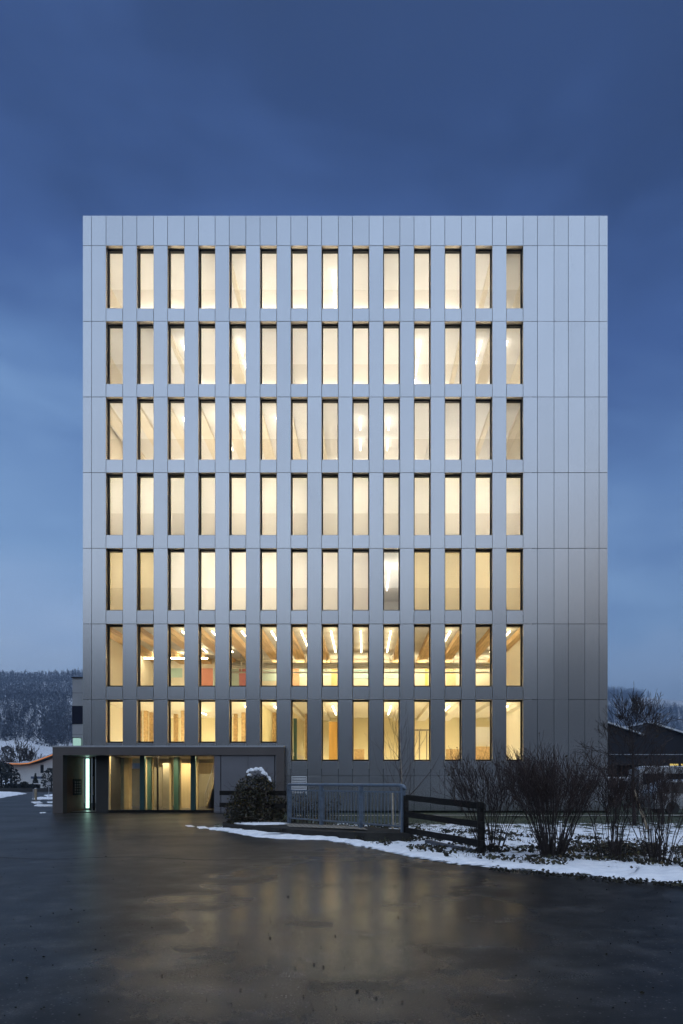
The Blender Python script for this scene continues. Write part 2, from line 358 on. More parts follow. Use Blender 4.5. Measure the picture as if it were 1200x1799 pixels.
# ------------------------------------------------------------------ mesh helpers
class MB:
    def __init__(s): s.v, s.f, s.mi, s.tone = [], [], [], []
    def quad(s, a, b, c, d, mi=0):
        n = len(s.v); s.v += [a, b, c, d]; s.f.append((n, n + 1, n + 2, n + 3)); s.mi.append(mi); return s
    def box(s, x0, x1, y0, y1, z0, z1, mi=0, skip=''):
        n = len(s.v)
        s.v += [(x0, y0, z0), (x1, y0, z0), (x1, y1, z0), (x0, y1, z0), (x0, y0, z1), (x1, y0, z1), (x1, y1, z1), (x0, y1, z1)]
        fs = {'b': (0, 3, 2, 1), 't': (4, 5, 6, 7), 'f': (0, 1, 5, 4), 'r': (1, 2, 6, 5), 'k': (2, 3, 7, 6), 'l': (3, 0, 4, 7)}
        for k, f in fs.items():
            if k in skip: continue
            s.f.append(tuple(n + i for i in f)); s.mi.append(mi)
        return s
    def bar(s, p, q, wx, wz, mi=0, up=(0, 0, 1)):
        """box of width wx and height wz from p to q"""
        p, q = Vector(p), Vector(q); d = (q - p).normalized()
        u = Vector(up); r = d.cross(u)
        if r.length < 1e-4: u = Vector((1, 0, 0)); r = d.cross(u)
        r.normalize(); u = r.cross(d).normalized()
        n = len(s.v)
        for c in (p, q):
            for a, b in ((-1, -1), (1, -1), (1, 1), (-1, 1)):
                s.v.append(tuple(c + r * a * wx / 2 + u * b * wz / 2))
        for f in ((0, 3, 2, 1), (4, 5, 6, 7), (0, 1, 5, 4), (1, 2, 6, 5), (2, 3, 7, 6), (3, 0, 4, 7)):
            s.f.append(tuple(n + i for i in f)); s.mi.append(mi)
        return s
    def tube(s, pts, rad, k=5, mi=0, cap=True):
        pts = [Vector(p) for p in pts]
        if not hasattr(rad, '__len__'): rad = [rad] * len(pts)
        n0 = len(s.v)
        for i, p in enumerate(pts):
            d = (pts[min(i + 1, len(pts) - 1)] - pts[max(i - 1, 0)])
            if d.length < 1e-9: d = Vector((0, 0, 1))
            d.normalize()
            a = Vector((0, 0, 1)) if abs(d.z) < 0.9 else Vector((1, 0, 0))
            r = d.cross(a).normalized(); u = r.cross(d)
            for j in range(k):
                t = 2 * math.pi * j / k
                s.v.append(tuple(p + (r * math.cos(t) + u * math.sin(t)) * rad[i]))
        for i in range(len(pts) - 1):
            for j in range(k):
                a = n0 + i * k + j; b = n0 + i * k + (j + 1) % k
                s.f.append((a, b, b + k, a + k)); s.mi.append(mi)
        if cap:
            s.f.append(tuple(n0 + j for j in reversed(range(k)))); s.mi.append(mi)
            e = n0 + (len(pts) - 1) * k
            s.f.append(tuple(e + j for j in range(k))); s.mi.append(mi)
        return s
    def prism(s, poly, z0, z1, mi=0):
        """vertical prism; z1 may be a list of heights"""
        k = len(poly); n = len(s.v)
        z1s = z1 if hasattr(z1, '__len__') else [z1] * k
        s.v += [(x, y, z0) for x, y in poly] + [(x, y, z) for (x, y), z in zip(poly, z1s)]
        s.f.append(tuple(n + i for i in reversed(range(k)))); s.mi.append(mi)
        s.f.append(tuple(n + k + i for i in range(k))); s.mi.append(mi)
        for i in range(k):
            j = (i + 1) % k
            s.f.append((n + i, n + j, n + k + j, n + k + i)); s.mi.append(mi)
        return s
    def xprism(s, prof, y0, y1, mi=0):
        """profile in x,z extruded along y"""
        k = len(prof); n = len(s.v)
        s.v += [(x, y0, z) for x, z in prof] + [(x, y1, z) for x, z in prof]
        s.f.append(tuple(n + i for i in range(k))); s.mi.append(mi)
        s.f.append(tuple(n + k + i for i in reversed(range(k)))); s.mi.append(mi)
        for i in range(k):
            j = (i + 1) % k
            s.f.append((n + j, n + i, n + k + i, n + k + j)); s.mi.append(mi)
        return s
    def leaf(s, p, size, mi=0, tone=None, flat=0.0):
        p = Vector(p)
        a = Vector((random.gauss(0, 1), random.gauss(0, 1), random.gauss(0, 1) * (1 - flat))).normalized()
        b = a.cross(Vector((random.gauss(0, 1), random.gauss(0, 1), random.gauss(0, 1) * (1 - flat)))).normalized()
        n = len(s.v); l = size; w_ = size * random.uniform(0.45, 0.8)
        s.v += [tuple(p - a * l / 2), tuple(p + b * w_ / 2), tuple(p + a * l / 2), tuple(p - b * w_ / 2)]
        s.f.append((n, n + 1, n + 2, n + 3)); s.mi.append(mi)
        s.tone.append(random.random() if tone is None else tone)
        return s
    def build(s, name, mats, parent=None, loc=None, smooth=False):
        me = bpy.data.meshes.new(name)
        me.from_pydata(s.v, [], s.f); 
        if not isinstance(mats, (list, tuple)): mats = [mats]
        for m in mats: me.materials.append(m)
        if len(mats) > 1: me.polygons.foreach_set('material_index', s.mi)
        if len(s.tone) == len(s.f) and s.tone:
            at = me.attributes.new('tone', 'FLOAT', 'FACE'); at.data.foreach_set('value', s.tone)
        if smooth: me.polygons.foreach_set('use_smooth', [True] * len(s.f))
        me.update()
        o = bpy.data.objects.new(name, me); C.collection.objects.link(o)
        if parent is not None:
            o.parent = parent
            o.matrix_parent_inverse = Matrix.Translation(parent.location).inverted()
        return o

def tag(o, label=None, cat=None, group=None, kind=None):
    if label: o['label'] = label
    if cat: o['category'] = cat
    if group: o['group'] = group
    if kind: o['kind'] = kind
    return o
def thing(name, loc, label, cat, group=None):
    o = bpy.data.objects.new(name, None); C.collection.objects.link(o); o.location = loc
    o.empty_display_size = 0.2
    return tag(o, label, cat, group)
def struct(name, mb, m, smooth=False): return tag(mb.build(name, m, smooth=smooth), kind='structure')

def fx(px): return (px - VPX) / 34.0              # facade plane, metres
def fz(py): return EYE + (HOR - py) / 34.0
def P(px, py, Y): return ((px - VPX) / 1200 * Y, Y, EYE + (HOR - py) / 1200 * Y)
def gp(px, py):                                    # point of the ground seen there
    Y = EYE * 1200 / (py - HOR); return ((px - VPX) / 1200 * Y, Y)

# ================================================================== SETTING
struct('ground', MB().quad((-3000, -1500, -0.05), (3000, -1500, -0.05), (3000, 4000, -0.05), (-3000, 4000, -0.05)), M['lawn'])

verge = [(30, 3.0), (16, 5.9), (9, 8.4), (4.9, 10.45), (4.2, 10.9), (3.3, 11.75), (2.05, 12.8), (1.6, 13.25), (.85, 14.6), (.27, 16.0), (-.28, 17.0), (-1.15, 18.7), (-2.0, 19.7), (-3.1, 20.6), (-4.3, 21.6), (-5.0, 22.6), (-5.5, 25.2), (-5.2, 28.5), (-4.6, 32), (-4.3, 35.2)]
rp = [(-120, -80), (70, -80), (70, 1)] + verge + [(-15.2, 35.2), (-15.2, 60), (-26, 150), (-160, 150), (-160, -80)]
r_ = MB(); r_.v = [(x, y, 0.0) for x, y in rp]; r_.f = [tuple(range(len(rp)))]; r_.mi = [0]
struct('road', r_, M['road'])
# thin raised tar seam across the asphalt
se = MB()
pts = []
for px in range(-40, 441, 8):
    x, y = gp(px, 1508 + 2.2 * math.sin(px * 0.021) + (px - 200) * 0.006 + random.uniform(-.5, .5)); pts.append((x, y))
for (x0, y0), (x1, y1) in zip(pts, pts[1:]):
    hw = .05 + .02 * math.sin(x0 * 3)
    se.quad((x0, y0 - hw, .004), (x1, y1 - hw, .004), (x1, y1 + hw, .004), (x0, y0 + hw, .004))
struct('road_seam', se, M['soffit'])

def verge_x(y):
    """x of the road border at y, lawn lies to its right"""
    best = -99
    for (x0, y0), (x1, y1) in zip(verge, verge[1:]):
        if min(y0, y1) <= y <= max(y0, y1):
            best = x0 + (x1 - x0) * (y - y0) / (y1 - y0 + 1e-9); break
    return best
lw = MB(); st = 0.16
idx = {}
def lv(i, j):
    if (i, j) not in idx:
        x, y = -6 + i * st, 3.6 + j * st
        e = max(0.0, min(1.0, (x - verge_x(y)) / 1.5)) if y < 35 else 1
        z = 0.02 + e * (0.05 * noise.noise((x * 0.6, y * 0.6, 0)) + 0.045 * noise.noise((x * 2.3, y * 2.3, 3)) + 0.03 * noise.noise((x * 6, y * 6, 5)) + 0.04)
        if y > 33: z = z * (1 - (y - 33) / 2.4) + 0.0
        if y > 31 and x < -2: z *= .3
        idx[(i, j)] = len(lw.v); lw.v.append((x, y, z))
    return idx[(i, j)]
for j in range(int((35.25 - 3.6) / st)):
    yc = 3.6 + (j + .5) * st
    for i in range(int(34 / st)):
        xc = -6 + (i + .5) * st
        if xc > verge_x(yc) + 0.02:
            lw.f.append((lv(i, j), lv(i + 1, j), lv(i + 1, j + 1), lv(i, j + 1))); lw.mi.append(0)
struct('lawn', lw, M['lawn'], True)
pt = MB()
for k in range(60):
    x0, x1 = -3.4 + k * .7, -3.4 + (k + 1) * .7
    f = lambda x: 30.2 + 0.15 * math.sin(x * 0.5)
    pt.quad((x0, f(x0) - .35, .115), (x1, f(x1) - .35, .115), (x1, f(x1) + .35, .115), (x0, f(x0) + .35, .115))
struct('path', pt, M['path'])

# snow bank along the road border
def strip(name, pts, wid, hgt, seed, label=None):
    """irregular snow strip: pts along the road-side border, wid = list of widths to the left normal"""
    mb = MB(); K = 9
    res = []
    for i in range(len(pts) - 1):
        a, b = Vector(pts[i]), Vector(pts[i + 1]); n = max(2, int((b - a).length / .07))
        for k in range(n):
            t = k / n; res.append((a.lerp(b, t), wid[i] + (wid[i + 1] - wid[i]) * t))
    for i, (p, wd) in enumerate(res):
        q = res[min(i + 1, len(res) - 1)][0]; o = res[max(i - 1, 0)][0]
        d = (q - o).normalized(); nrm = Vector((d.y, -d.x))
        s = i * 0.07
        i0 = 0.17 * noise.noise((s * 1.3, seed, 0)) + 0.13 * noise.noise((s * 4, seed, 1)) + .06 * noise.noise((s * 12, seed, 2))
        i1 = 0.30 * wd * noise.noise((s * 0.9, seed, 5)) + 0.15 * noise.noise((s * 3.3, seed, 6)) + .06 * noise.noise((s * 9, seed, 7))
        taper = min(1, i / 12, (len(res) - 1 - i) / 12)
        for k in range(K):
            u = k / (K - 1)
            off = (i0 * (1 - u) + (wd + i1) * u) * taper + (1 - taper) * wd * .5
            pr = (1 - (2 * u - 1) ** 4) if 0 < k < K - 1 else 0
            z = 0.004 + pr * hgt * taper * (0.75 + 0.5 * noise.noise((p.x * 3, p.y * 3, u * 2 + seed)))
            v = p + nrm * off
            mb.v.append((v.x, v.y, max(z, .003) if pr else -0.01))
    for i in range(len(res) - 1):
        for k in range(K - 1):
            a = i * K + k; mb.f.append((a, a + 1, a + 1 + K, a + K)); mb.mi.append(0)
    return struct(name, mb, M['snow'], True)
strip('snow', [(12.5, 7.0), (9, 8.4), gp(1200, 1553), gp(1100, 1547), gp(980, 1535), gp(832, 1521), gp(785, 1516), gp(710, 1503), gp(660, 1492), gp(620, 1485), gp(572, 1475.8), gp(520, 1475), gp(450, 1471), gp(400, 1462), gp(375, 1458), gp(350, 1455)],
      [1.9, 1.95, 2.0, 1.8, 1.5, 1.05, 1.0, .95, .75, .55, .5, .85, 1.15, .8, .6, .25], 0.085, 3)

def patch(outline, seed, h=0.05, z=0.0):
    """lumpy snow patch inside a world outline"""
    pts = [Vector(p) for p in outline]
    c = sum(pts, Vector((0, 0))) / len(pts)
    ring = []
    for i in range(len(pts)):
        a, b = pts[i], pts[(i + 1) % len(pts)]
        for k in range(8):
            p = a.lerp(b, k / 8); sz = (p - c).length
            ring.append(p + (p - c) * 0.22 * noise.noise((p.x * 2.5 / max(.3, sz), p.y * 2.5 / max(.3, sz), seed)))
    mb = MB(); K = len(ring)
    for s_, hz in ((1, -0.01), (.94, .5), (.7, .85), (.35, 1.0)):
        for p in ring:
            q = c.lerp(p, s_); mb.v.append((q.x, q.y, z + (h * hz if hz > 0 else hz)))
    for r in range(3):
        for i in range(K):
            j = (i + 1) % K
            mb.f.append((r * K + i, r * K + j, (r + 1) * K + j, (r + 1) * K + i)); mb.mi.append(0)
    mb.f.append(tuple(3 * K + i for i in range(K))); mb.mi.append(0)
    return struct('snow', mb, M['snow'], True)
def gpatch(pxs, seed, h=.05): return patch([gp(*p) for p in pxs], seed, h)
gpatch([(-40, 1390.5), (20, 1391), (47, 1394), (30, 1397), (-5, 1403), (-60, 1408)], 1, .12)
gpatch([(76, 1397), (98, 1394.5), (98, 1398), (84, 1400)], 2)
gpatch([(55, 1403), (70, 1400), (98, 1400.5), (98, 1404), (60, 1405)], 3)
gpatch([(54, 1409), (70, 1408), (75, 1411), (60, 1412)], 4)
gpatch([(58, 1416), (66, 1412.5), (76, 1414), (92, 1414), (92, 1416.5), (70, 1417)], 5)
gpatch([(82, 1409), (98, 1408), (98, 1411), (84, 1410.5)], 6)
gpatch([(69, 1427.5), (80, 1427), (81, 1428.3), (70, 1428.8)], 7, .02)
gpatch([(325, 1450.3), (336, 1450), (342, 1452.5), (330, 1452.5)], 8, .02)
gpatch([(345, 1453), (360, 1452), (366, 1455), (350, 1456)], 9, .03)

# hills -------------------------------------------------------------
def grid_mesh(name, f, us, vs, m):
    mb = MB()
    for v in vs:
        for u in us: mb.v.append(f(u, v))
    nu = len(us)
    for j in range(len(vs) - 1):
        for i in range(nu - 1):
            mb.f.append((j * nu + i, j * nu + i + 1, (j + 1) * nu + i + 1, (j + 1) * nu + i)); mb.mi.append(0)
    return struct(name, mb, m, True)
def lerp_tab(t, tab):
    for (a, va), (b, vb) in zip(tab, tab[1:]):
        if t <= b: return va + (vb - va) * max(0, (t - a)) / (b - a)
    return tab[-1][1]
M['snowfield'] = mat('snow_field', (0.62, 0.65, 0.70), 0.8, 0, 0.12, 0.02)
M['forestfloor'] = mat('forest_floor', (0.062, 0.057, 0.054), 0.9, 0, 0.6, 0.15)
LH = [(200, -1), (300, 2), (340, 10), (420, 27), (520, 53), (640, 84), (780, 118), (860, 126), (1000, 118)]
def lhz(x, y): return lerp_tab(y, LH) * (1 + 0.00022 * (x + 420)) + 5 * noise.noise((x * .012, y * .012, 0)) - 1.2
grid_mesh('hill', lambda x, y: (x, y, lhz(x, y)), np.linspace(-800, 40, 60), np.linspace(200, 1000, 60), M['snowfield'])
RH = [(500, -1), (700, 8), (1000, 54), (1300, 116), (1500, 182), (1800, 240), (2000, 245)]
def rhz(x, y): return lerp_tab(y, RH) * (1.0 - 0.00035 * (x - 600)) + 10 * noise.noise((x * .006, y * .006, 4))
grid_mesh('hill', lambda x, y: (x, y, rhz(x, y)), np.linspace(100, 1400, 60), np.linspace(500, 2000, 50), M['snowfield'])
# the valley side behind the photographer, it shows as the dark lower half of the mirrored sky
BH = []
def bh(a, k):
    rad = 90 + k * 14
    t = k / 12
    top = 43 + 5.5 * a + 6 * noise.noise((a * 2.2, 0, 0)) + 3 * noise.noise((a * 9, 0, 0))
    return (math.sin(a) * rad, -math.cos(a) * rad, -0.1 + top * (t ** 0.8) * (rad / 160) + 2.0 * noise.noise((a * 14, k * .8, 2)) * t)
grid_mesh('hill', lambda a, k: bh(a, k), np.linspace(R(-100), R(100), 90), range(13), M['forestfloor'])

def forest(name, trees, label):
    """trees: list of (x, y, z, height, kind, snow); one mesh of many small faces"""
    V, F, T = [], [], []
    n = 0
    for (x, y, z, h, kind, sn) in trees:
        cnt = 34
        if kind == 'c':
            for k in range(cnt):
                t = (k + random.random()) / cnt
                a = random.uniform(0, 6.28); r = (1 - t) ** 0.9 * h * 0.20 + .15
                wv = h * 0.035 + (1 - t) * h * .05
                zc = z + h * (0.08 + 0.92 * t)
                ca, sa = math.cos(a), math.sin(a)
                V += [(x - sa * wv * .3, y + ca * wv * .3, zc + h * .05), (x + ca * r - sa * wv, y + sa * r + ca * wv, zc - h * .05), (x + ca * r + sa * wv, y + sa * r - ca * wv, zc - h * .06)]
                F.append((n, n + 1, n + 2)); n += 3
                T.append(min(1, max(0, random.gauss(sn, .22))))
            V += [(x - .12, y, z), (x + .12, y, z), (x, y, z + h)]; F.append((n, n + 1, n + 2)); n += 3; T.append(.1)
        else:
            for k in range(cnt):
                t = random.random() ** .7
                a = random.uniform(0, 6.28); r = h * 0.30 * math.sin(math.pi * min(1, .15 + .85 * t)) * random.random() ** .5
                px, py, pz = x + math.cos(a) * r, y + math.sin(a) * r, z + h * (.25 + .75 * t)
                l = h * random.uniform(.06, .16); dxx = math.cos(a) * l * random.uniform(.2, 1); dyy = math.sin(a) * l * random.uniform(.2, 1); dzz = l * random.uniform(.3, 1.1)
                wv = h * random.uniform(.010, .035)
                V += [(px - wv, py, pz), (px + wv, py, pz), (px + dxx, py + dyy, pz + dzz)]
                F.append((n, n + 1, n + 2)); n += 3
                T.append(min(1, max(0, random.gauss(sn, .25))))
            for k in range(4):
                a = random.uniform(0, 6.28); r = h * .18
                V += [(x - .10, y, z), (x + .10, y, z), (x + math.cos(a) * r, y + math.sin(a) * r, z + h * .7)]; F.append((n, n + 1, n + 2)); n += 3; T.append(.12)
    me = bpy.data.meshes.new(name); me.from_pydata(V, [], F); me.materials.append(M['forest'])
    at = me.attributes.new('tone', 'FLOAT', 'FACE'); at.data.foreach_set('value', T)
    o = bpy.data.objects.new(name, me); C.collection.objects.link(o)
    return tag(o, label, 'forest', kind='stuff')
tr = []
while len(tr) < 4600:
    y = random.uniform(395, 860); pxx = random.uniform(-120, 300)
    x = (pxx - VPX) / 1200 * y
    edge = 425 + 25 * noise.noise((x * .03, 0, 0)) - (70 if pxx > 85 else 0) - max(0, (pxx - 40)) * .5
    if y < edge: continue
    t = (y - 400) / 450
    kind = 'c' if random.random() < (.18 + .55 * max(0, t - .75) * 4) else 'd'
    sn = .22 + .44 * t + .22 * noise.noise((x * .02, y * .02, 2))
    tr.append((x, y, lhz(x, y) - .5, random.uniform(8, 13) * (1.15 if kind == 'c' else 1), kind, sn))
forest('forest', tr, 'snow dusted forest covering the hill on the left')
tr = []
while len(tr) < 3400:
    y = random.uniform(800, 1900); pxx = random.uniform(1000, 1330)
    x = (pxx - VPX) / 1200 * y
    t = noise.noise((x * .006, y * .0045, 9))
    zz = rhz(x, y); py = HOR - (zz - EYE) / y * 1200
    belt = (py < 1224 + 5 * t) or py > 1252 + 8 * t or pxx < 1125
    if not belt: continue
    tr.append((x, y, zz - .5, random.uniform(12, 20), 'c' if random.random() < .45 else 'd', .40 + .2 * t))
forest('forest', tr, 'hazy snow dusted woods on the far hill to the right')

# ================================================================== OFFICE BUILDING
B = thing('office_building', (0, D + 10, 0), 'tall grey metal office block with seven rows of lit windows', 'building')
XL, XR, ZT = fx(145), fx(1068), fz(378)
cols = [(fx(186 + 54.15 * k), fx(186 + 54.15 * k + 29.3)) for k in range(14)]
lines = [378, 431, 564, 697, 830, 963, 1096, 1229, 1363, 1428]
bot = [541, 674, 807, 939.5, 1072, 1206]
DEPTH = 20.0
Zf = fz
# --- cladding: separate panels with open joints
G = 0.009
cl_ = MB()
def panel(x0, x1, z0, z1, mi=0, t=0.035):
    a = random.gauss(0, .0024); b = random.gauss(0, .0018)   # tiny tilt, as real panels hang
    xc, zc = (x0 + x1) / 2, (z0 + z1) / 2
    n = len(cl_.v)
    def yy(x, z): return D + (x - xc) * a + (z - zc) * b
    c = .004
    X0, X1, Z0, Z1 = x0 + G, x1 - G, z0 + G, z1 - G
    for (x, z, o) in ((X0 + c, Z0 + c, 0), (X1 - c, Z0 + c, 0), (X1 - c, Z1 - c, 0), (X0 + c, Z1 - c, 0), (X0, Z0, c), (X1, Z0, c), (X1, Z1, c), (X0, Z1, c), (X0, Z0, t), (X1, Z0, t), (X1, Z1, t), (X0, Z1, t)):
        cl_.v.append((x, yy(x, z) + o, z))
    fs = [(0, 1, 2, 3)]
    for i in range(4):
        j = (i + 1) % 4
        fs += [(4 + i, 4 + j, j, i), (8 + i, 8 + j, 4 + j, 4 + i)]
    for f in fs: cl_.f.append(tuple(n + q for q in f)); cl_.mi.append(mi)
xg = [XL, fx(160.5)]
for a, b in cols: xg += [a, b]
xg += [fx(944.5), fx(973.6), fx(998.7), fx(1027.8), fx(1052.8), XR]
colset = {i for i in range(2, 30, 2)}   # intervals that are window columns
for i in range(len(xg) - 1):
    iscol = i in colset
    k = (i - 2) // 2
    for r in range(len(lines) - 1):
        z1, z0 = Zf(lines[r]), Zf(lines[r + 1])
        if r == len(lines) - 2: z0 = 0.10
        if xg[i + 1] <= fx(488):          # the porch stands here, its lobby runs through below
            if r == len(lines) - 2: continue
            if r == 7: z0 = 3.30
        if iscol and 1 <= r <= 6:
            panel(xg[i], xg[i + 1], z0, Zf(bot[r - 1]))
        elif iscol and r == 7:
            panel(xg[i], xg[i + 1], z0, Zf(1305 if k < 6 else 1337))
        else: panel(xg[i], xg[i + 1], z0, z1)
ob_clad = cl_.build('cladding', M['panel'], B)
# plinth below the panels
pl = MB().box(fx(488), XR - .05, D + .06, D + .3, -.04, .10); pl.build('plinth', M['dark'], B)

wins = []
for r in range(7):
    for k, (a, b) in enumerate(cols):
        zt = Zf(lines[r + 1]); zb = Zf(bot[r]) if r < 6 else Zf(1305 if k < 6 else 1337)
        wins.append((r, k, a, b, zb, zt))
RD = 0.26
frame_mesh = {}
rv = MB()
bl = {'n': 0}
for (r, k, a, b, zb, zt) in wins:
    # reveal sleeve
    t = .010; y0, y1 = D + .004, D + RD
    rv.box(a - t, a, y0, y1, zb - t, zt + t); rv.box(b, b + t, y0, y1, zb - t, zt + t)
    rv.box(a, b, y0, y1, zt, zt + t); rv.box(a, b, y0, y1, zb - t, zb)
    key = round(zt - zb, 3)
    W = b - a; H = zt - zb
    if key not in frame_mesh:
        f = MB(); fw = .05; o = .035; d = .20
        f.box(-W / 2 - o, -W / 2 + fw, 0, d, -o, H + o); f.box(W / 2 - fw, W / 2 + o, 0, d, -o, H + o)
        f.box(-W / 2 + fw, W / 2 - fw, 0.001, d - .001, H - fw - .02, H + o); f.box(-W / 2 + fw, W / 2 - fw, 0.001, d - .001, -o, .085)
        fo = f.build('window', M['black'], B)
        g = MB().quad((-W / 2 + fw, .155, .085), (W / 2 - fw, .155, .085), (W / 2 - fw, .155, H - fw - .02), (-W / 2 + fw, .155, H - fw - .02))
        go = g.build('pane', M['glass'])
        e = MB().box(-W / 2 + fw, W / 2 - fw, .23, .245, 0.0, H * .405)
        eo = e.build('balustrade_glass', M['film'])
        frame_mesh[key] = (fo.data, go.data, eo.data)
        for q in (fo, go, eo): bpy.data.objects.remove(q)
    fm, gm, em = frame_mesh[key]
    def put(nm, me, par, loc=None):
        o = bpy.data.objects.new(nm, me); C.collection.objects.link(o); o.parent = par
        if loc: o.location = loc
        return o
    wo_ = put('window', fm, B, ((a + b) / 2 - B.location.x, D + RD - B.location.y, zb))
    put('pane', gm, wo_)
    if r < 5: put('balustrade_glass', em, wo_)
    # roller blinds
    bm_ = None
    if r == 3: bm_ = M['blind']
    if r == 4 and k != 9: bm_ = M['blind_tan'] if (k in (0, 1) or k >= 10) else (M['blind_grey'] if k in (6, 7, 8) else M['blind'])
    if bm_:
        bq = MB().quad((-W / 2 - .02, .275, 0), (W / 2 + .02, .275, 0), (W / 2 + .02, .275, H), (-W / 2 - .02, .275, H)).build('roller_blind', bm_)
        bq.parent = wo_
rv.build('window_reveal', M['reveal'], B)

# --- carcass
IN = D + .06
core = MB()
ceil, flo = [], []
for r in range(7):
    ceil.append(Zf(lines[r + 1]) + .06)
    flo.append(Zf(bot[r]) - .09 if r < 6 else None)
XI = fx(936)      # right end of the rooms
SP = fx(502)      # step between the low and the high part of the lowest storey
# piers
xs = [XL + .3] + [v for ab in cols for v in ab] + [XI]
for r in range(7):
    for i in range(0, len(xs) - 1, 2):
        f0 = flo[r] if r < 6 else (3.34 if i < 12 else 2.3)
        core.box(xs[i] + (.03 if i else -.25), xs[i + 1] - .03, IN, D + .5, f0 - .02, ceil[r] + .02)
    # low wall under the windows down to the floor and lintel
    for k, (a, b) in enumerate(cols):
        zb = Zf(bot[r]) if r < 6 else Zf(1305 if k < 6 else 1337)
        f0 = flo[r] if r < 6 else (3.34 if k < 6 else 2.3)
        core.box(a - .03, b + .03, IN, D + .5, f0 - .02, zb - .03)
        core.box(a - .03, b + .03, IN, D + .5, Zf(lines[r + 1]) + .03, ceil[r] + .02)
core.build('wall', M['white'], B)
sh = MB()
sh.box(XL + .02, XL + .3, IN, D + DEPTH, 3.1, ZT - .3)                  # left side wall
sh.box(XI, XR - .02, IN, D + DEPTH, 0, ZT - .3)                       # solid stair core on the right
sh.box(XL + .3, XI, D + DEPTH - .3, D + DEPTH, 0, ZT - .3)            # rear wall
sh.box(XL + .3, XI, IN, D + .5, ceil[0] + .02, ZT - .3)
sh.box(XL + .02, XR - .02, IN, D + DEPTH, ZT - .3, ZT - .05)
sh.box(SP, XI, IN, D + DEPTH - .3, 0, 2.28)
sh.build('shell', M['dark'], B)
sc_ = MB()
for r in range(9):
    z1, z0 = Zf(lines[r]), Zf(lines[r + 1]) if r < 8 else 0.1
    for s, x in ((-1, XL), (1, XR)):
        if s < 0:
            if r == 8: continue
            if r == 7: z0 = 3.44
        for q in range(8):
            ya, yb = D + .04 + q * 2.45, D + .04 + (q + 1) * 2.45
            if s < 0: sc_.box(x - .012, x + .018, ya + G, yb - G, z0 + G, z1 - G)
            else: sc_.box(x - .018, x + .012, ya + G, yb - G, z0 + G, z1 - G)
sc_.build('side_cladding', M['panel'], B)
RB = D + 10.6     # rear wall of the rooms
for r in range(7):
    cm = M['concrete_in'] if r == 5 else M['white'] if r < 5 else M['cream']
    top = ceil[r - 1] if False else None
    zt_ = (flo[r - 1] - .02) if r > 0 else ceil[0] + .5
    MB().box(XL + .3, XI, D + .5, RB + .3, ceil[r], zt_ - (.0 if r else 0)).build('ceiling', cm, B)
    if r < 6: MB().box(XL + .3, XI, D + .5, RB, flo[r] - .019, flo[r]).build('floor', M['floor_in'], B)
MB().box(XL + .3, SP, D + .5, RB, 3.1, 3.3).build('floor', M['floor_in'], B)
MB().box(SP, XI, D + .5, RB, 2.29, 2.5).build('floor', M['floor_in'], B)
iw = MB()
for r in range(5):
    iw.box(XL + .3, XI, RB, RB + .2, flo[r], ceil[r])
    for k in ([3, 8, 12], [1, 5, 11], [7, 10, 12], [2, 6, 9], [1, 8, 10])[r]:
        x = (cols[k][1] + cols[k + 1][0]) / 2
        iw.box(x - .06, x + .06, D + .5, RB, flo[r], ceil[r])
iw.build('interior_wall', M['white'], B)
iw = MB()
for r in range(7):
    for x in (XL + .301, XI - .041): iw.box(x, x + .04, D + .501, RB - .01, (flo[r] if r < 6 else 2.3 if x > 0 else 3.31), ceil[r] - .001)
iw.build('interior_wall', M['cream'], B)
iw = MB()
iw.box(XL + .3, XI, RB, RB + .2, flo[5], ceil[5])
iw.build('interior_wall', M['cream'], B)
iw = MB()
iw.box(XL + .3, XI, RB, RB + .2, 2.3, ceil[6])
for k in (4, 7, 9):
    x = (cols[k][1] + cols[k + 1][0]) / 2
    iw.box(x - .06, x + .06, D + 3.2, RB, 2.5, ceil[6])
x = (cols[5][1] + cols[6][0]) / 2
iw.box(x - .06, x + .06, D + .5, RB, 2.3, ceil[6])
iw.build('interior_wall', M['yellow'], B)
# beams over the piers
for r, ks, m in ((5, range(0, 15), 'wood'), (2, list(range(0, 8)) + [13, 14], 'cream'), (0, (4, 13), 'cream'), (6, range(6, 15), 'cream'), (1, (2, 4, 12, 13), 'cream')):
    for k in ks:
        x = (cols[k][0] - .37) if k < 14 else cols[13][1] + .37
        MB().box(x - .29, x + .29, D + .52, RB - .02, ceil[r] - (.30 if r == 5 else .22), ceil[r] + .01).build('ceiling_beam', M[m], B)
# pipes and ducts in front of the rear wall of the sixth row, coloured wall boards below
for (zz, rr, yy) in ((9.05, .09, 8.4), (8.75, .06, 8.9), (9.3, .13, 9.1), (8.9, .05, 8.1)):
    MB().tube([(XL + 5.2, D + yy, zz - .05), (XI - .1, D + yy, zz - .05)], rr, 8).build('pipe', M['pipe'], B)
dk = MB()
for k in range(14):
    x = XL + 5.4 + k * 1.35
    dk.tube([(x, D + 8.1, 8.6), (x, D + 8.1, 9.7)], .035, 6); dk.tube([(x + .5, D + 9.1, 9.2), (x + .3, D + 8.4, 8.9)], .045, 6)
dk.build('pipe', M['pipe'], B)
def wallboard(px0, px1, py0, py1, col, lab, Y=RB - .04):
    col = tuple(a * .7 + b * .3 for a, b in zip(col, (.66, .60, .46)))
    m = mat(lab.replace(' ', '_'), col, .7, 0, .08)
    x0, x1 = (px0 - VPX) / 1200 * Y, (px1 - VPX) / 1200 * Y
    z0, z1 = EYE + (HOR - py1) / 1200 * Y, EYE + (HOR - py0) / 1200 * Y
    o = MB().box(x0, x1, Y, Y + .03, z0, z1).build('wall_board', m, B); o['label'] = lab
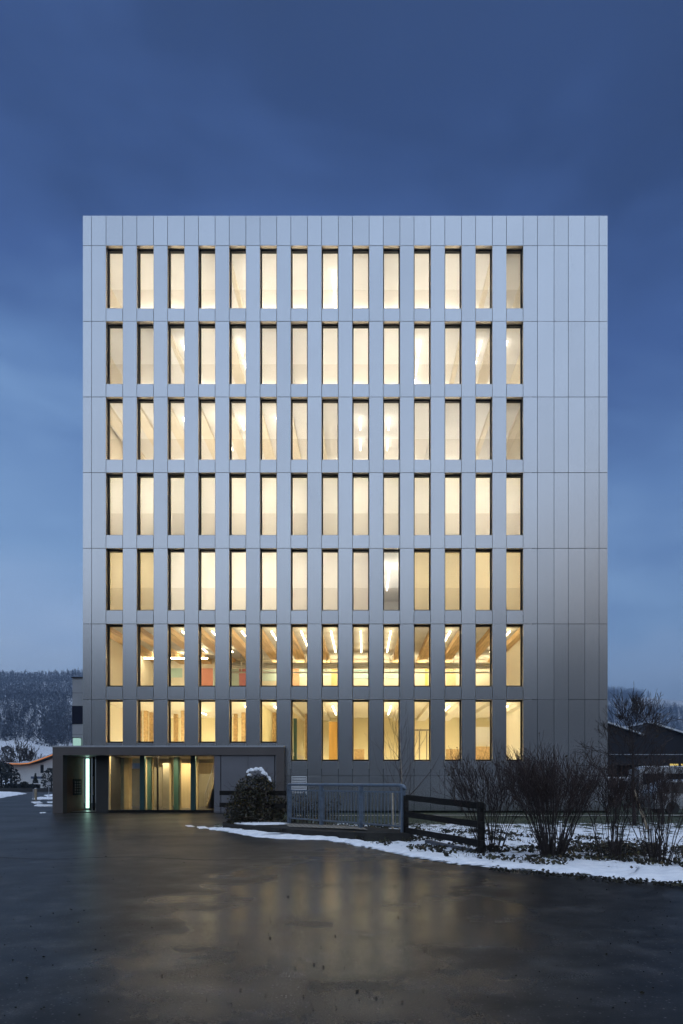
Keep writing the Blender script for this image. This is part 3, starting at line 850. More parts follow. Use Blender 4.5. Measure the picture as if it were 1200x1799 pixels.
for a in ((298, 320, 1174, 1190, (.30, .55, .55), 'pale teal board'), (352, 374, 1174, 1212, (.62, .13, .09), 'red board'), (374, 384, 1174, 1212, (.5, .68, .68), 'pale blue board'),
          (405, 420, 1174, 1212, (.48, .68, .70), 'sky blue board'), (420, 436, 1174, 1212, (.58, .08, .16), 'crimson board'), (458, 486, 1176, 1196, (.50, .70, .70), 'light blue board'),
          (512, 526, 1173, 1212, (.62, .24, .10), 'orange board'), (526, 550, 1173, 1190, (.40, .68, .72), 'aqua board'), (560, 578, 1174, 1188, (.45, .68, .70), 'blue green board'),
          (582, 592, 1172, 1212, (.70, .48, .12), 'ochre board'), (622, 650, 1176, 1192, (.30, .62, .70), 'blue board'), (676, 704, 1176, 1192, (.34, .62, .66), 'turquoise board'),
          (747, 752, 1174, 1212, (.80, .62, .05), 'yellow board'), (785, 801, 1174, 1212, (.72, .56, .28), 'wooden board')):
    wallboard(*a)
for (px, w_) in ((311, 14), (468, 14), (580, 13), (629, 14), (690, 16), (480, 12)):
    Y = D + 8.6; z0 = flo[5]
    x0 = (px - VPX) / 1200 * Y
    MB().box(x0, x0 + w_ * Y / 1200, Y, Y + .5, z0, z0 + 1.0).build('cupboard', M['wood'], B)
# lowest row of rooms: curtain walls, cupboards, screen, poster
def room7(name, px0, px1, py0, py1, dep, m, th=.05):
    Y = D + dep
    x0, x1 = (px0 - VPX) / 1200 * Y, (px1 - VPX) / 1200 * Y
    z0, z1 = EYE + (HOR - py1) / 1200 * Y, EYE + (HOR - py0) / 1200 * Y
    return MB().box(x0, x1, Y, Y + th, z0, z1).build(name, m, B)
M['screen'] = mat('projection_screen', (.88, .88, .86), .8, 0, .02)
M['poster_teal'] = mat('teal_poster_paper', (.12, .42, .36), .8, 0, .1)
M['orange_wood'] = wood_mat('orange_wood', (.62, .36, .10), (5, 5, .3), .12)
o = room7('projection_screen', 831, 862, 1277, 1311, 8.2, M['screen'])
o = room7('wall_board', 890, 906, 1262, 1312, 8.0, M['poster_teal']); o['label'] = 'teal board'
room7('cupboard', 578, 592, 1268, 1345, 6.2, M['orange_wood'], .5)
room7('cupboard', 622, 640, 1316, 1345, 6.6, M['wood'], .5)
room7('cupboard', 785, 812, 1316, 1345, 7.0, M['wood'], .5)
room7('cupboard', 836, 862, 1312, 1345, 7.4, M['wood'], .4)
room7('cupboard', 888, 918, 1314, 1345, 7.4, M['wood'], .4)
for px in (240, 252, 262, 305, 318, 410, 424, 466, 478, 536, 560):
    room7('door_frame', px, px + 6, 1246, 1332, 6.0 + (px % 3), M['wood'], .3)
room7('cupboard', 513, 521, 1262, 1345, 4.2, M['green'], .3)
room7('door_frame', 729, 754, 1281, 1284, 7.0, M['greydoor'], .1)
room7('door_frame', 736, 738.2, 1284.3, 1345, 7.0, M['greydoor'], .1)
room7('door_frame', 749, 750.6, 1284.3, 1345, 7.0, M['greydoor'], .1)
# fixed bits of the facade
vg = MB()
for q in range(11):
    z = Zf(1393) + q * .083
    vg.bar((fx(513), D - .03, z), (fx(538), D - .03, z), .05, .02, 0, (0, .6, 1))
vg.box(fx(512), fx(513), D - .06, D + .0, Zf(1396), Zf(1364)); vg.box(fx(538), fx(539), D - .06, D + .0, Zf(1396), Zf(1364))
vg.build('vent_grille', M['aluminium'], B)
rvn = MB(); cx, cz = fx(795.5), Zf(1366.5)
rvn.tube([(cx, D + .02, cz), (cx, D - .04, cz)], .075, 16, 0); rvn.tube([(cx, D - .041, cz), (cx, D - .045, cz)], .055, 16, 1)
rvn.build('round_vent', [M['zinc'], M['soffit']], B)

# --- lamps of the rooms
ordn = ['first', 'second', 'third', 'fourth', 'fifth', 'sixth', 'seventh', 'eighth', 'ninth', 'tenth', 'eleventh', 'twelfth', 'thirteenth', 'fourteenth']
rowname = ['top', 'second', 'third', 'fourth', 'fifth', 'sixth', 'lowest']
def strip_lamp(r, k, off, y0, y1, dash=1.25, gap=.5, drop=.16, wd=.07):
    x = (cols[k][0] + cols[k][1]) / 2 + off
    mb = MB(); y = y0
    while y < y1:
        mb.box(x - wd / 2, x + wd / 2, D + y, D + y + dash, ceil[r] - drop - .05, ceil[r] - drop, 0)
        for q in (.2, dash - .2): mb.tube([(x, D + y + q, ceil[r] - drop), (x, D + y + q, ceil[r])], .008, 4, 1)
        y += dash + gap
    o = mb.build('strip_lamp', [M['strip1'] if r < 5 else M['strip2'], M['black']])
    side = '%s from left' % ordn[k] if k < 7 else '%s from right' % ordn[13 - k]
    tag(o, 'glowing strip lamp hung behind window %s in the %s window row' % (side, rowname[r]), 'lamp', 'strip lamps hung under the ceilings')
for k, off in ((4, .25), (7, .10), (13, -.38)): strip_lamp(0, k, off, 1.6, 4.5, 1.5, .3)
for k, off in ((2, -.1), (4, -.2), (10, .0), (12, .1), (13, -.1)): strip_lamp(1, k, off, 1.4, 5.5, 1.25, .5)
for k, off in ((2, -.1), (3, .3), (4, -.2), (5, .2), (8, -.05), (9, -.05), (13, -.38)): strip_lamp(2, k, off, 1.8, 6.5, 1.25, 1.1)
for k in (2, 3, 4, 5, 6, 7, 8, 9, 11, 13): strip_lamp(5, k, 0, 1.2, 6.6, 1.1, .45)
for k in (2, 4, 5, 7, 9, 11, 13): strip_lamp(6, k, 0.05, 2.0, 6.0, 1.1, .6)
strip_lamp(4, 9, 0.0, 3, 7.6, 1.1, .5)
def line_lamp(r, dep, drop, x0, x1, what, lm=None):
    mb = MB(); z = ceil[r] - drop
    mb.box(x0, x1, D + dep, D + dep + .10, z - .06, z)
    for q in range(8):
        x = x0 + (x1 - x0) * (q + .5) / 8
        mb.tube([(x, D + dep + .05, z), (x, D + dep + .05, ceil[r])], .01, 4, 1)
    o = mb.build('line_lamp', [M[lm] if lm else M['lamp1'] if r < 5 else M['lamp2'], M['black']])
    tag(o, 'long glowing line lamp %s in the %s window row' % (what, rowname[r]), 'lamp', 'line lamps along the storeys')
for r, dep in ((0, 5.2), (1, 6.2), (2, 7.7), (3, 2.6), (4, 2.6)):
    line_lamp(r, dep, .35, XL + .8, XI - .5 if r != 4 else fx(672), 'running along the room', 'lamp_blind' if r in (3, 4) else None)
    line_lamp(r, 9.2, .35, XL + .8, XI - .5 if r != 4 else fx(560), 'by the rear wall')
line_lamp(4, 2.7, .6, fx(712), XI - .5, 'over the right end', 'lamp_blind')
line_lamp(5, 9.6, .62, fx(430), XI - .3, 'under the pipes')
for r in (0, 1, 2, 5, 6):           # unseen uplights added below the sills to brighten the ceilings
    for x0, x1, z in (((XL + .5, XI - .3, flo[r]),) if r < 6 else ((XL + .5, SP - .3, 3.3), (SP + .3, XI - .3, 2.5))):
        mb = MB().box(x0, x1, D + .62, D + .76, z + .02, z + .07).box(x0, x1, D + .60, D + .78, z, z + .019, 1)
        tag(mb.build('fill_uplight', [M['fill_lamp1'] if r < 5 else M['fill_lamp2'], M['black']]), 'long added fill uplight on the floor behind the windows of the %s row%s' % (rowname[r], '' if r < 6 else ', low end' if x0 < 0 and x0 < SP - 1 else ', high end'), 'lamp', 'unseen fill uplights added in the rooms')
def trough(x0, x1, y, z, lm, label):  # unseen floor light added to fill a room
    mb = MB().box(x0, x1, D + y, D + y + .12, z + .02, z + .07).box(x0, x1, D + y - .02, D + y + .14, z, z + .019, 1)
    return tag(mb.build('fill_uplight', [M[lm], M['black']]), label, 'lamp', 'unseen fill uplights added in the rooms')
for r in (0, 1, 2): trough(XL + .6, XI - .4, 3.3, flo[r], 'fill_lamp1', 'long added fill uplight in the middle of the rooms in the %s row' % rowname[r])
trough(cols[10][0] - .3, XI - .4, 5.6, flo[2], 'lamp1', 'added fill uplight at the right end of the rooms in the third row')
trough(cols[9][0] - .2, cols[10][1] + .2, 4.6, flo[4], 'lamp_blind', 'short added fill uplight in the lit room without a blind in the fifth row')
for dep, wh in ((4.6, 'in the middle of'), (9.4, 'along the rear wall of')):  # further unseen uplights added to brighten the lowest rooms
    for x0, x1, z, e in ((XL + .6, SP - .4, 3.3, 'low'), (SP + .4, XI - .4, 2.5, 'high')):
        mb = MB().box(x0, x1, D + dep, D + dep + .12, z + .02, z + .07).box(x0, x1, D + dep - .02, D + dep + .14, z, z + .019, 1)
        tag(mb.build('fill_uplight', [M['fill_lamp2'], M['black']]), 'long added fill uplight %s the %s rooms in the lowest row' % (wh, e), 'lamp', 'unseen fill uplights added in the rooms')
line_lamp(5, 8.2, .3, XL + .5, fx(300), 'over the left end')

# ================================================================== ENTRANCE PORCH
YP = 34.7
def ex(px, Y=YP): return (px - VPX) / 1200 * Y
def ez(py, Y=YP): return EYE + (HOR - py) / 1200 * Y
E = thing('entrance_porch', (ex(300), YP + 1, 0), 'low dark bronze entrance porch with glazed lobby at the foot of the office block', 'porch')
zt, zs = ez(1311), ez(1326.5)
xl, xr = ex(92), ex(499)
MB().box(xl, xr, YP, D - .03, zs, zt - .05).build('fascia', M['porch'], E)
MB().box(xl - .02, xr + .02, YP - .03, D - .02, zt - .048, zt + .03).build('roof_edge', M['zinc'], E)
MB().box(xl, XL - .03, D - .028, 46, zs, zt - .02).build('roof', M['porch'], E)
o = MB().box(xl, ex(110), YP + .001, YP + .5, 0, zs - .002).build('pillar', M['porch'], E)
o = MB().box(ex(485), xr, YP + .001, D - .03, 0, zs - .002).build('pillar', M['porch'], E)
sw = MB().box(xl + .05, ex(110) - .01, YP + .5, 46, 0, zs - .01)
M['copper'] = mat('bronze_side_wall', (.17, .10, .06), .45, .5, .3, 1.2)
MB().box(ex(110) - .15, ex(110), YP + .51, 37.3, 0, zs - .01).build('side_wall', M['copper'], E)
fp = MB()
for a, b in ((375, 386.3), (387.7, 434.6), (435.2, 481.3), (482.7, 485)):
    fp.box(ex(a), ex(b) - .004, YP + .12, YP + .16, .03, zs - .004)
fp.build('wall_panel', M['porchgrey'], E)
MB().box(ex(375), ex(485), YP + .17, YP + .3, 0, zs - .006).build('wall_core', M['soffit'], E)
# lobby shell
YG, YB = 35.55, 45.0
gx0, gx1 = (190 - VPX) / 1200 * YG, (375.5 - VPX) / 1200 * YG
LC = 2.98
MB().box(xl + .1, gx1 + .9, YP + .35, YG - .001, LC, LC + .09).build('soffit', M['soffit'], E)
MB().box(xl + .1, gx0 - .3, YG, YB, LC, LC + .09).build('soffit', M['soffit'], E)
MB().box(gx0 - .29, gx1 + .9, YG, YG + .6, 3.07, 3.09).build('cove', M['white'], E)
MB().box(gx0 - .29, gx1 + .9, YG + .601, YB, LC - .03, LC + .08).build('lobby_ceiling', M['cream'], E)
MB().box(gx0 - .6, gx0 + .02, YG - .1, 37.35, 0, LC).build('lobby_wall', M['soffit'], E)     # dark wall between door and glass
MB().box(gx1 + .85, gx1 + .95, YG + .3, YB, 0, LC).build('lobby_wall', M['cream'], E)
MB().box(gx0 - .3, gx1 + .9, YB, YB + .1, 0, LC).build('lobby_wall', M['woodwall'], E)
MB().box(xl + .1, gx1 + .9, YG, YB, .004, .05).build('lobby_floor', mat('dark_lobby_floor', (.06, .05, .04), .3, 0, .1), E)
MB().box(gx0, gx1, YG - .06, YG + .06, 0.05, .14).build('sill', M['black'], E)
MB().box(gx0, gx1, YG - .06, YG + .06, LC - .05, LC - .001).build('lintel', M['black'], E)
def gx(px, Y=YG): return (px - VPX) / 1200 * Y
for a, b in ((191, 246), (254, 275.6), (277, 335), (343, 375)):
    MB().quad((gx(a), YG, .14), (gx(b), YG, .14), (gx(b), YG, LC - .05), (gx(a), YG, LC - .05)).build('glass_pane', M['glass2'], E)
for a, b, m in ((246, 254, 'teal'), (335, 343, 'teal'), (275.6, 277, 'black')):
    MB().box(gx(a), gx(b), YG - .05, YG + .15, .14, LC - .05).build('mullion', M[m], E)
MB().box(gx(190.4), gx(192.6), YG - .04, YG + .12, .14, LC - .05).build('mullion', M['tan'], E)
def inner(name, a, b, Y, m, z0=.05, z1=None, th=.4):
    MB().box((a - VPX) / 1200 * Y, (b - VPX) / 1200 * Y, Y, Y + th, z0, z1 or LC - .031).build(name, M[m], E)
inner('column', 218, 226, 38.4, 'tan', th=.5)
inner('column', 209, 218, 39.4, 'greydoor', th=.3)
inner('column', 258.5, 264.5, 37.0, 'green', th=.25)
inner('column', 255, 258.5, 37.0, 'tan', th=.2)
inner('column', 265, 268.5, 37.6, 'tan', th=.2)
inner('column', 305, 313, 36.8, 'green', th=.3)
inner('column', 297, 301, 37.6, 'tan', th=.2)
inner('column', 314, 316.5, 37.2, 'tan', th=.2)
inner('column', 344, 347, 37.4, 'tan', th=.2)
inner('door', 228, 245, 43.5, 'greydoor', z1=2.45, th=.1)
inner('door', 268.5, 285, 41.5, 'greydoor', z1=2.5, th=.1)
inner('door', 286, 297, 40.5, 'greydoor', th=.1)
inner('lobby_wall', 318, 336, 41.0, 'woodwall', th=.2)
inner('lobby_wall', 347, 376, 42.5, 'greydoor', z1=2.1, th=.2)
for q in range(9):     # stairs
    Y = 40.2; z = .05 + q * .17
    x0 = (362.5 + q * 1.55 - VPX) / 1200 * Y
    MB().box(x0, x0 + 1.2, Y, Y + 1.2, z if q == 0 else .05, z + .17).build('stair_step', M['tan'], E)
hr = MB().tube([((360 - VPX) / 1200 * 40, 40, .9), ((375 - VPX) / 1200 * 40, 40, 2.6)], .025, 6)
for q in range(6):
    px = 360 + q * 3; hr.tube([((px - VPX) / 1200 * 40, 40, .05 + q * .34), ((px - VPX) / 1200 * 40, 40, .9 + q * .34)], .012, 5)
hr.build('handrail', M['zinc'], E)
MB().box(gx0 - .29, gx1 + .84, 39.8, 39.95, LC - .28, LC - .031).build('ceiling_beam', M['cream'], E)  # beam added to hide the lamp strip behind it
ll = MB().box(gx0 + .1, gx1 + .3, 40.0, 40.2, LC - .12, LC - .06)  # unseen strip added to light the lobby more evenly
tag(ll.build('lobby_lamp', M['lamp_lobby']), 'unseen lamp strip added behind the ceiling beam to brighten the depth of the entrance lobby', 'lamp')
# glazed door at the back of the recess, with the tall tube lamp beside it
YD = 37.3
for a, b in ((147, 163), (166, 172)):
    MB().quad((gx(a, YD), YD, .05), (gx(b, YD), YD, .05), (gx(b, YD), YD, LC - .03), (gx(a, YD), YD, LC - .03)).build('glass_pane', M['glass2'], E)
MB().box(gx(163, YD), gx(166, YD), YD - .05, YD + .08, .02, LC - .01).build('mullion', M['black'], E)
MB().box(gx(172, YD), gx(191, YD), YD - .05, YD + .08, .02, LC - .01).build('lobby_wall', M['soffit'], E)
db = MB().box(gx(163, YD) + .02, gx(163, YD) + .05, YD - .12, YD - .06, .9, 1.9); db.build('door_handle', M['zinc'], E)
ic = MB(); 
ic.box(ex(110) + .001, ex(110) + .05, 35.9, 36.9, .9, 1.75, 0)
for i in range(5):
    for j in range(3):
        ic.box(ex(110) + .051, ex(110) + .065, 36.05 + j * .28, 36.13 + j * .28, 1.0 + i * .14, 1.06 + i * .14, 1)
ic.build('intercom', [M['black'], M['aluminium']], E)
lt = MB().box(gx(150.7, YD + .4), gx(156.5, YD + .4), YD + .4, YD + .5, .16, 2.88, 0)
lt.box(gx(149, YD + .4), gx(150.5, YD + .4), YD + .38, YD + .52, .05, 2.92, 1); lt.box(gx(156.8, YD + .4), gx(158.5, YD + .4), YD + .38, YD + .52, .05, 2.92, 1)
tag(lt.build('tube_lamp', [M['lamp_cool'], M['green']]), 'tall upright cool white tube lamp glowing behind the entrance door glass', 'lamp')
ll = MB().box(gx0 + .1, gx1 - .1, YG + .15, YG + .40, 2.995, 3.05)
tag(ll.build('lobby_lamp', M['lamp_lobby']), 'warm cove lamp above the glass front of the entrance lobby', 'lamp')

# ================================================================== LEFT BACKGROUND
G1 = thing('grey_building', P(130, 1375, 52), 'grey panelled building with a dark window band peeping out behind the office block', 'building')
Yg = 52; gx_ = lambda px: (px - VPX) / 1200 * Yg; gz_ = lambda py: EYE + (HOR - py) / 1200 * Yg
M['greywall'] = mat('grey_render', (.40, .41, .43), .8, 0, .12, .7)
MB().box(gx_(127), gx_(200), Yg, Yg + 14, 0, gz_(1191)).build('wall', M['greywall'], G1)
MB().box(gx_(126), gx_(200), Yg - .1, Yg + 14.1, gz_(1191) + .002, gz_(1189.5)).build('roof', M['dark'], G1)
MB().box(gx_(127) - .01, gx_(199), Yg - .03, Yg + .3, gz_(1272), gz_(1240)).build('window_band', mat('dark_blue_glass', (.01, .013, .03), .15, 0, 0), G1)
jt = MB()
for py in (1217, 1290): jt.box(gx_(127) - .005, gx_(199), Yg - .008, Yg - .001, gz_(py) - .02, gz_(py))
jt.build('joint', M['dark'], G1)
tag(MB().box(gx_(134), gx_(143), Yg - .6, Yg - .1, gz_(1311), gz_(1297.5)).box(gx_(133.2), gx_(143.8), Yg - .7, Yg - .05, gz_(1297.4), gz_(1296.5), 1)
    .box(gx_(136), gx_(141), Yg - .5, Yg - .2, 0, gz_(1311.2), 1).build('light_box', [emis('pale_green_light', (.6, 1, .9), .55), M['soffit']]),
    'pale green lit box standing before the grey building, above the porch roof', 'lamp')

Yh = 140; hx = lambda px: (px - VPX) / 1200 * Yh; hz = lambda py: EYE + (HOR - py) / 1200 * Yh
H = thing('house', (hx(60), Yh, 0), 'white house with a swooping roof edged by orange fairy lights', 'house')
M['whitewall'] = mat('white_house_wall', (.55, .56, .57), .85, 0, .1, .3)
MB().xprism([(hx(19), -.2), (hx(130), -.2), (hx(130), hz(1320)), (hx(112), hz(1324)), (hx(92), hz(1332)), (hx(72), hz(1340)), (hx(55), hz(1343)), (hx(19), hz(1343))], Yh, Yh + 12).build('wall', M['whitewall'], H)
rf_pts = [(13, 1341.5), (40, 1342), (55, 1341), (72, 1335.5), (92, 1328), (112, 1320), (132, 1312)]
rfp = [(hx(a), hz(b)) for a, b in rf_pts] + [(hx(a), hz(b - 2.2)) for a, b in reversed(rf_pts)]
MB().xprism(rfp, Yh - 1.2, Yh + 13).build('roof', mat('snowy_roof', (.5, .53, .58), .8, 0, .3, .3), H)
fl = MB()
for (a, b), (c, d) in zip(rf_pts, rf_pts[1:]):
    fl.tube([(hx(a), Yh - 1.25, hz(b + .3)), (hx(c), Yh - 1.25, hz(d + .3))], .11, 5)
fl.build('fairy_lights', M['fairy'], H)
MB().box(hx(71), hx(76.5), Yh - .06, Yh + .05, hz(1358), hz(1343.5)).build('window', M['black'], H)
MB().box(hx(54), hx(76), Yh - .06, Yh + .05, hz(1368), hz(1364)).build('window', mat('blue_window', (.06, .09, .16), .2, 0, 0), H)
MB().box(hx(19), hx(21), Yh - .3, Yh - .06, 0, hz(1343)).build('downpipe', M['black'], H)
for py in (1353, 1366, 1377): MB().box(hx(27), hx(30), Yh - .2, Yh - .06, hz(py + 2), hz(py - 2)).build('wall_lamp', M['black'], H)
sp = MB()
for (a, b, t) in ((25, 37, 0), (39, 49, 0), (50, 60, 1)):
    p = [(hx(a), Yh + 2, hz(1341)), (hx(b), Yh + 2, hz(1341 if not t else 1338)), (hx(b) - (1.2 if t else 0), Yh + 3.5, hz(1336)), (hx(a), Yh + 3.5, hz(1336))]
    sp.quad(*p); 
sp.build('roof_panel', mat('snowy_solar_panel', (.35, .38, .44), .5, 0, .2), H)

def shrub(name, c, rad, h, n, leafsize, m, label, cat='shrub', group=None, snow=False, cone=False):
    t = thing(name, c, label, cat, group)
    mb = MB()
    for _ in range(n):
        u = random.random(); a = random.uniform(0, 6.28)
        if cone: rr = rad * (1 - u) * random.random() ** .4; z = h * u
        else:
            z = h * (u ** .8); rr = rad * math.sqrt(max(0, 1 - (2 * u - .75) ** 2 / 1.6)) * random.random() ** .4 * (1 + .25 * noise.noise((a * 1.3, u * 3, c[0])))
        mb.leaf((c[0] + math.cos(a) * rr, c[1] + math.sin(a) * rr, c[2] + z + .02), leafsize * random.uniform(.6, 1.4))
    mb.build('foliage', m, t)
    MB().tube([c, (c[0], c[1], c[2] + h * .6)], [rad * .10, rad * .04], 5).build('stem', M['bark'], t)
    return t
M['darkgreen'] = mat('dark_evergreen', (.012, .016, .014), .8, 0, .4, 1.5)
def ground_at(px, Y): return ((px - VPX) / 1200 * Y, Y, 0)
shrub('cypress_tree', ground_at(62, 132), 1.0, 3.3, 500, .35, M['darkgreen'], 'small dark cone shaped cypress before the white house', 'tree', cone=True)
shrub('garden_shrub', ground_at(42, 133), 1.0, 1.7, 300, .35, M['darkgreen'], 'dark little shrub left of the cypress by the house wall')
shrub('garden_shrub', ground_at(90, 128), 1.9, 4.2, 700, .40, M['darkgreen'], 'tall dark shrub at the right end of the white house')
hd = MB()
for _ in range(2600):
    hd.leaf((random.uniform(hx(52), hx(110)), 130 + random.uniform(-.5, .5), random.uniform(.0, 1.25 + .15 * noise.noise((_ * .01, 0, 0)))), .32)
tag(hd.build('hedge', M['darkgreen']), 'low dark clipped hedge in front of the white house', 'hedge')
struct('snow', MB().box((60 - VPX) / 1200 * 130, (78 - VPX) / 1200 * 130, 129.6, 130.4, 1.28, 1.42), M['snow'])
shrub('dark_bush', ground_at(2, 125), 3.0, 5.2, 1500, .45, M['darkgreen'], 'big dark bush at the left edge beside the white house')
gw = MB().box(-140, ex(150, 118), 118, 118.4, -.05, .62)
for k in range(70): gw.box(-139 + k * 2, -138.8 + k * 2, 117.95, 118.45, -.05, .66)
tag(gw.build('garden_wall', M['soffit']), 'long low black garden wall along the far street on the left', 'wall')

def add_branch(mb, p, d, ln, r, lev, maxlev, spread=.6, up=.15, nseg=4, nb=3, thin=.55, minr=.004, sides=4, leaf=None, curve=.18):
    pts, rads = [Vector(p)], [r]
    d = Vector(d).normalized()
    for i in range(nseg):
        d = (d + Vector((random.gauss(0, curve), random.gauss(0, curve), random.gauss(0, curve) + up * .4))).normalized()
        pts.append(pts[-1] + d * ln / nseg); rads.append(max(minr, r * (1 - .75 * (i + 1) / nseg)))
    mb.tube(pts, rads, sides if lev < maxlev else 3, 0, False)
    if lev >= maxlev: return
    for b in range(nb + (1 if random.random() < .5 else 0)):
        t = random.uniform(.3, 1.0) if b else 1.0
        i = min(nseg - 1, int(t * nseg)); q = pts[i].lerp(pts[i + 1], t * nseg - i)
        a = Vector((random.gauss(0, 1), random.gauss(0, 1), random.gauss(0, .7))).normalized()
        dd = (d + a * spread + Vector((0, 0, up))).normalized()
        add_branch(mb, q, dd, ln * random.uniform(.5, .8), max(minr, rads[i] * thin), lev + 1, maxlev, spread, up, max(2, nseg - 1), nb, thin, minr, sides, leaf, curve)

def bare_tree(name, base, h, label, bark, tw, trunk_r=.08, levels=3, first=.25, nlimb=16, spread=.7, limb=.42, minr=.008, lean=(0, 0), leaves=0, group=None, up=.25, rnd=False):
    t = thing(name, base, label, 'tree', group)
    bx, by, bz = base
    tp = [Vector((bx + lean[0] * u + .04 * h * .2 * noise.noise((u * 3, bx, 0)), by + lean[1] * u, bz + h * u)) for u in np.linspace(0, 1, 9)]
    MB().tube(tp, [max(minr, trunk_r * (1 - .9 * u)) for u in np.linspace(0, 1, 9)], 7).build('trunk', bark, t, smooth=True)
    mb = MB()
    for k in range(nlimb):
        u = first + (1 - first) * (k + random.random()) / nlimb * .96
        i = min(7, int(u * 8)); q = tp[i].lerp(tp[i + 1], u * 8 - i)
        a = k * 2.4 + random.uniform(-.4, .4)
        d = Vector((math.cos(a) * spread, math.sin(a) * spread, .75))
        add_branch(mb, q, d, h * limb * (.35 + .75 * math.sin(math.pi * min(1, .25 + .8 * (u - first) / (1 - first)))) if rnd else h * limb * (1.08 - u) + h * .05, max(minr, trunk_r * .42 * (1 - u * .8)), 1, levels, .55, up, 4, 3, .55, minr)
    n0 = len(mb.f)
    mb.build('crown', tw, t)
    if leaves:
        lb = MB()
        vs = mb.v
        for _ in range(leaves):
            v = random.choice(vs); lb.leaf((v[0], v[1], v[2]), random.uniform(.06, .14))
        lb.build('dead_leaves', M['deadleaf'], t)
    return t
for i, (px, Y, h) in enumerate(((33, 165, 10.2), (48, 170, 9.0), (10, 150, 6.0))):
    bare_tree('bare_tree', ground_at(px, Y), h, ('dark bare tree rising behind the white house roof at its left end', 'smaller dark bare tree behind the middle of the white house roof', 'bare tree between the dark bush and the white house')[i],
              M['bark'], M['bark'], .25, 3, .2, 18, .8, .5, .05, group='bare trees around the white house')
shrub('hillside_tree', ((12 - VPX) / 1200 * 345, 345, lhz((12 - VPX) / 1200 * 345, 345)), 3.8, 9, 700, .9, M['forestfloor'], 'lone bushy tree on the snowy meadow below the forest', 'tree')
# bollards and sign post by the street
Yb = 60
bo = thing('bollard', ground_at(62.5, Yb), 'pale steel bollard standing in a snow patch left of the porch', 'bollard')
bx = bo.location.x
MB().tube([(bx, Yb, 0), (bx, Yb, 1.02)], .11, 10).build('post', M['stake'], bo); MB().tube([(bx, Yb, 1.021), (bx, Yb, 1.08)], [.12, .09], 10).build('cap', M['zinc'], bo)
bo = thing('bollard', ground_at(58.3, Yb + 1), 'thin dark post beside the pale bollard', 'bollard')
bx = bo.location.x
MB().tube([(bx, Yb + 1, 0), (bx, Yb + 1, .98)], .045, 8).build('post', M['zinc'], bo); MB().tube([(bx, Yb + 1, .981), (bx, Yb + 1, 1.02)], .055, 8).build('cap', M['black'], bo)
sg = thing('sign_post', ground_at(85.5, 70), 'thin street sign pole with a small plate beside the porch', 'sign')
sx = sg.location.x
MB().tube([(sx, 70, 0), (sx, 70, 1.62)], .035, 8).build('pole', M['zinc'], sg)
MB().box(sx - .22, sx + .22, 69.94, 69.97, 1.3, 1.6).build('plate', M['zinc'], sg)

# ================================================================== RIGHT BACKGROUND
Yb = 84; bxx = lambda px: (px - VPX) / 1200 * Yb; bzz = lambda py: EYE + (HOR - py) / 1200 * Yb
M['barn'] = mat('black_barn_boards', (.010, .010, .016), .8, 0, .3, .6)
def barn(prof, snow, label, y0):
    t = thing('barn', (bxx(prof[0][0]), y0, 0), label, 'barn', 'dark barns behind the car park')
    pf = [(bxx(a), bzz(b)) for a, b in prof]
    MB().xprism(pf, y0, y0 + 22).build('wall', M['barn'], t)
    sp_ = [(bxx(a), bzz(b) + .04) for a, b in snow]
    up_ = [(x, z + .22) for x, z in reversed(sp_)]
    MB().xprism(sp_ + up_, y0 - .5, y0 + 22.5).build('roof', M['snowfield'], t)
    return t
barn([(1010, 1400), (1129, 1400), (1129, 1293), (1010, 1252)], [(1010, 1252), (1129, 1293)], 'black barn with its snow edged roof sloping down from the office block', Yb)
t = barn([(1130, 1400), (1320, 1400), (1320, 1326), (1142, 1270), (1130, 1290)], [(1142, 1270), (1320, 1326)], 'black barn with a peaked snow edged roof at the right edge', Yb + .5)
s_ = MB()
for k in range(60):
    px = 1040 + k * 4.2
    s_.box(bxx(px), bxx(px + random.uniform(.8, 3)), Yb - 3.4, Yb - 3.0, bzz(1328), bzz(1326.9))
cano = thing('canopy_roof', (bxx(1150), Yb - 2, 0), 'low dark lean-to roof with a speckled snow edge along the barns', 'shelter')
MB().box(bxx(1010), bxx(1310), Yb - 3.3, Yb - .02, bzz(1345), bzz(1328.2)).build('roof', M['barn'], cano)
s_.build('snow_edge', M['snowfield'], cano)
ps = MB()
for k in range(9): ps.box(bxx(1020 + 30 * k), bxx(1020.8 + 30 * k), Yb - 3.1, Yb - 2.9, 0, bzz(1345) - .003)
ps.build('post', M['black'], cano)
lw_ = MB()
for a, b in ((1156, 1170), (1175, 1190), (1195, 1210), (1216, 1230)): lw_.box(bxx(a), bxx(b), Yb - 3.36, Yb - 3.31, bzz(1346.3), bzz(1343.2))
lw_.build('lit_window', M['litwin'], cano)
# farmhouses on the far hill
for i, (px, Y, w_) in enumerate(((1160, 1300, 13), (1180, 1320, 16), (1170, 1260, 9))):
    x = (px - VPX) / 1200 * Y; z = rhz(x, Y) - 1
    t = thing('farmhouse', (x, Y, z), ('small dark farmhouse on the far snowy slope, left one', 'larger dark farmhouse on the far snowy slope, right one', 'lowest small barn on the far snowy slope')[i], 'house', 'farmhouses on the far hill')
    MB().box(x - w_ / 2, x + w_ / 2, Y, Y + 9, z, z + 6).build('wall', mat('brown_farm_wall', (.07, .05, .045), .9, 0, .2), t)
    MB().xprism([(x - w_ / 2 - 1, z + 6), (x + w_ / 2 + 1, z + 6), (x + w_ / 2 - 2, z + 10), (x - w_ / 2 + 2, z + 10)], Y - .5, Y + 9.5).build('roof', M['snowfield'], t)

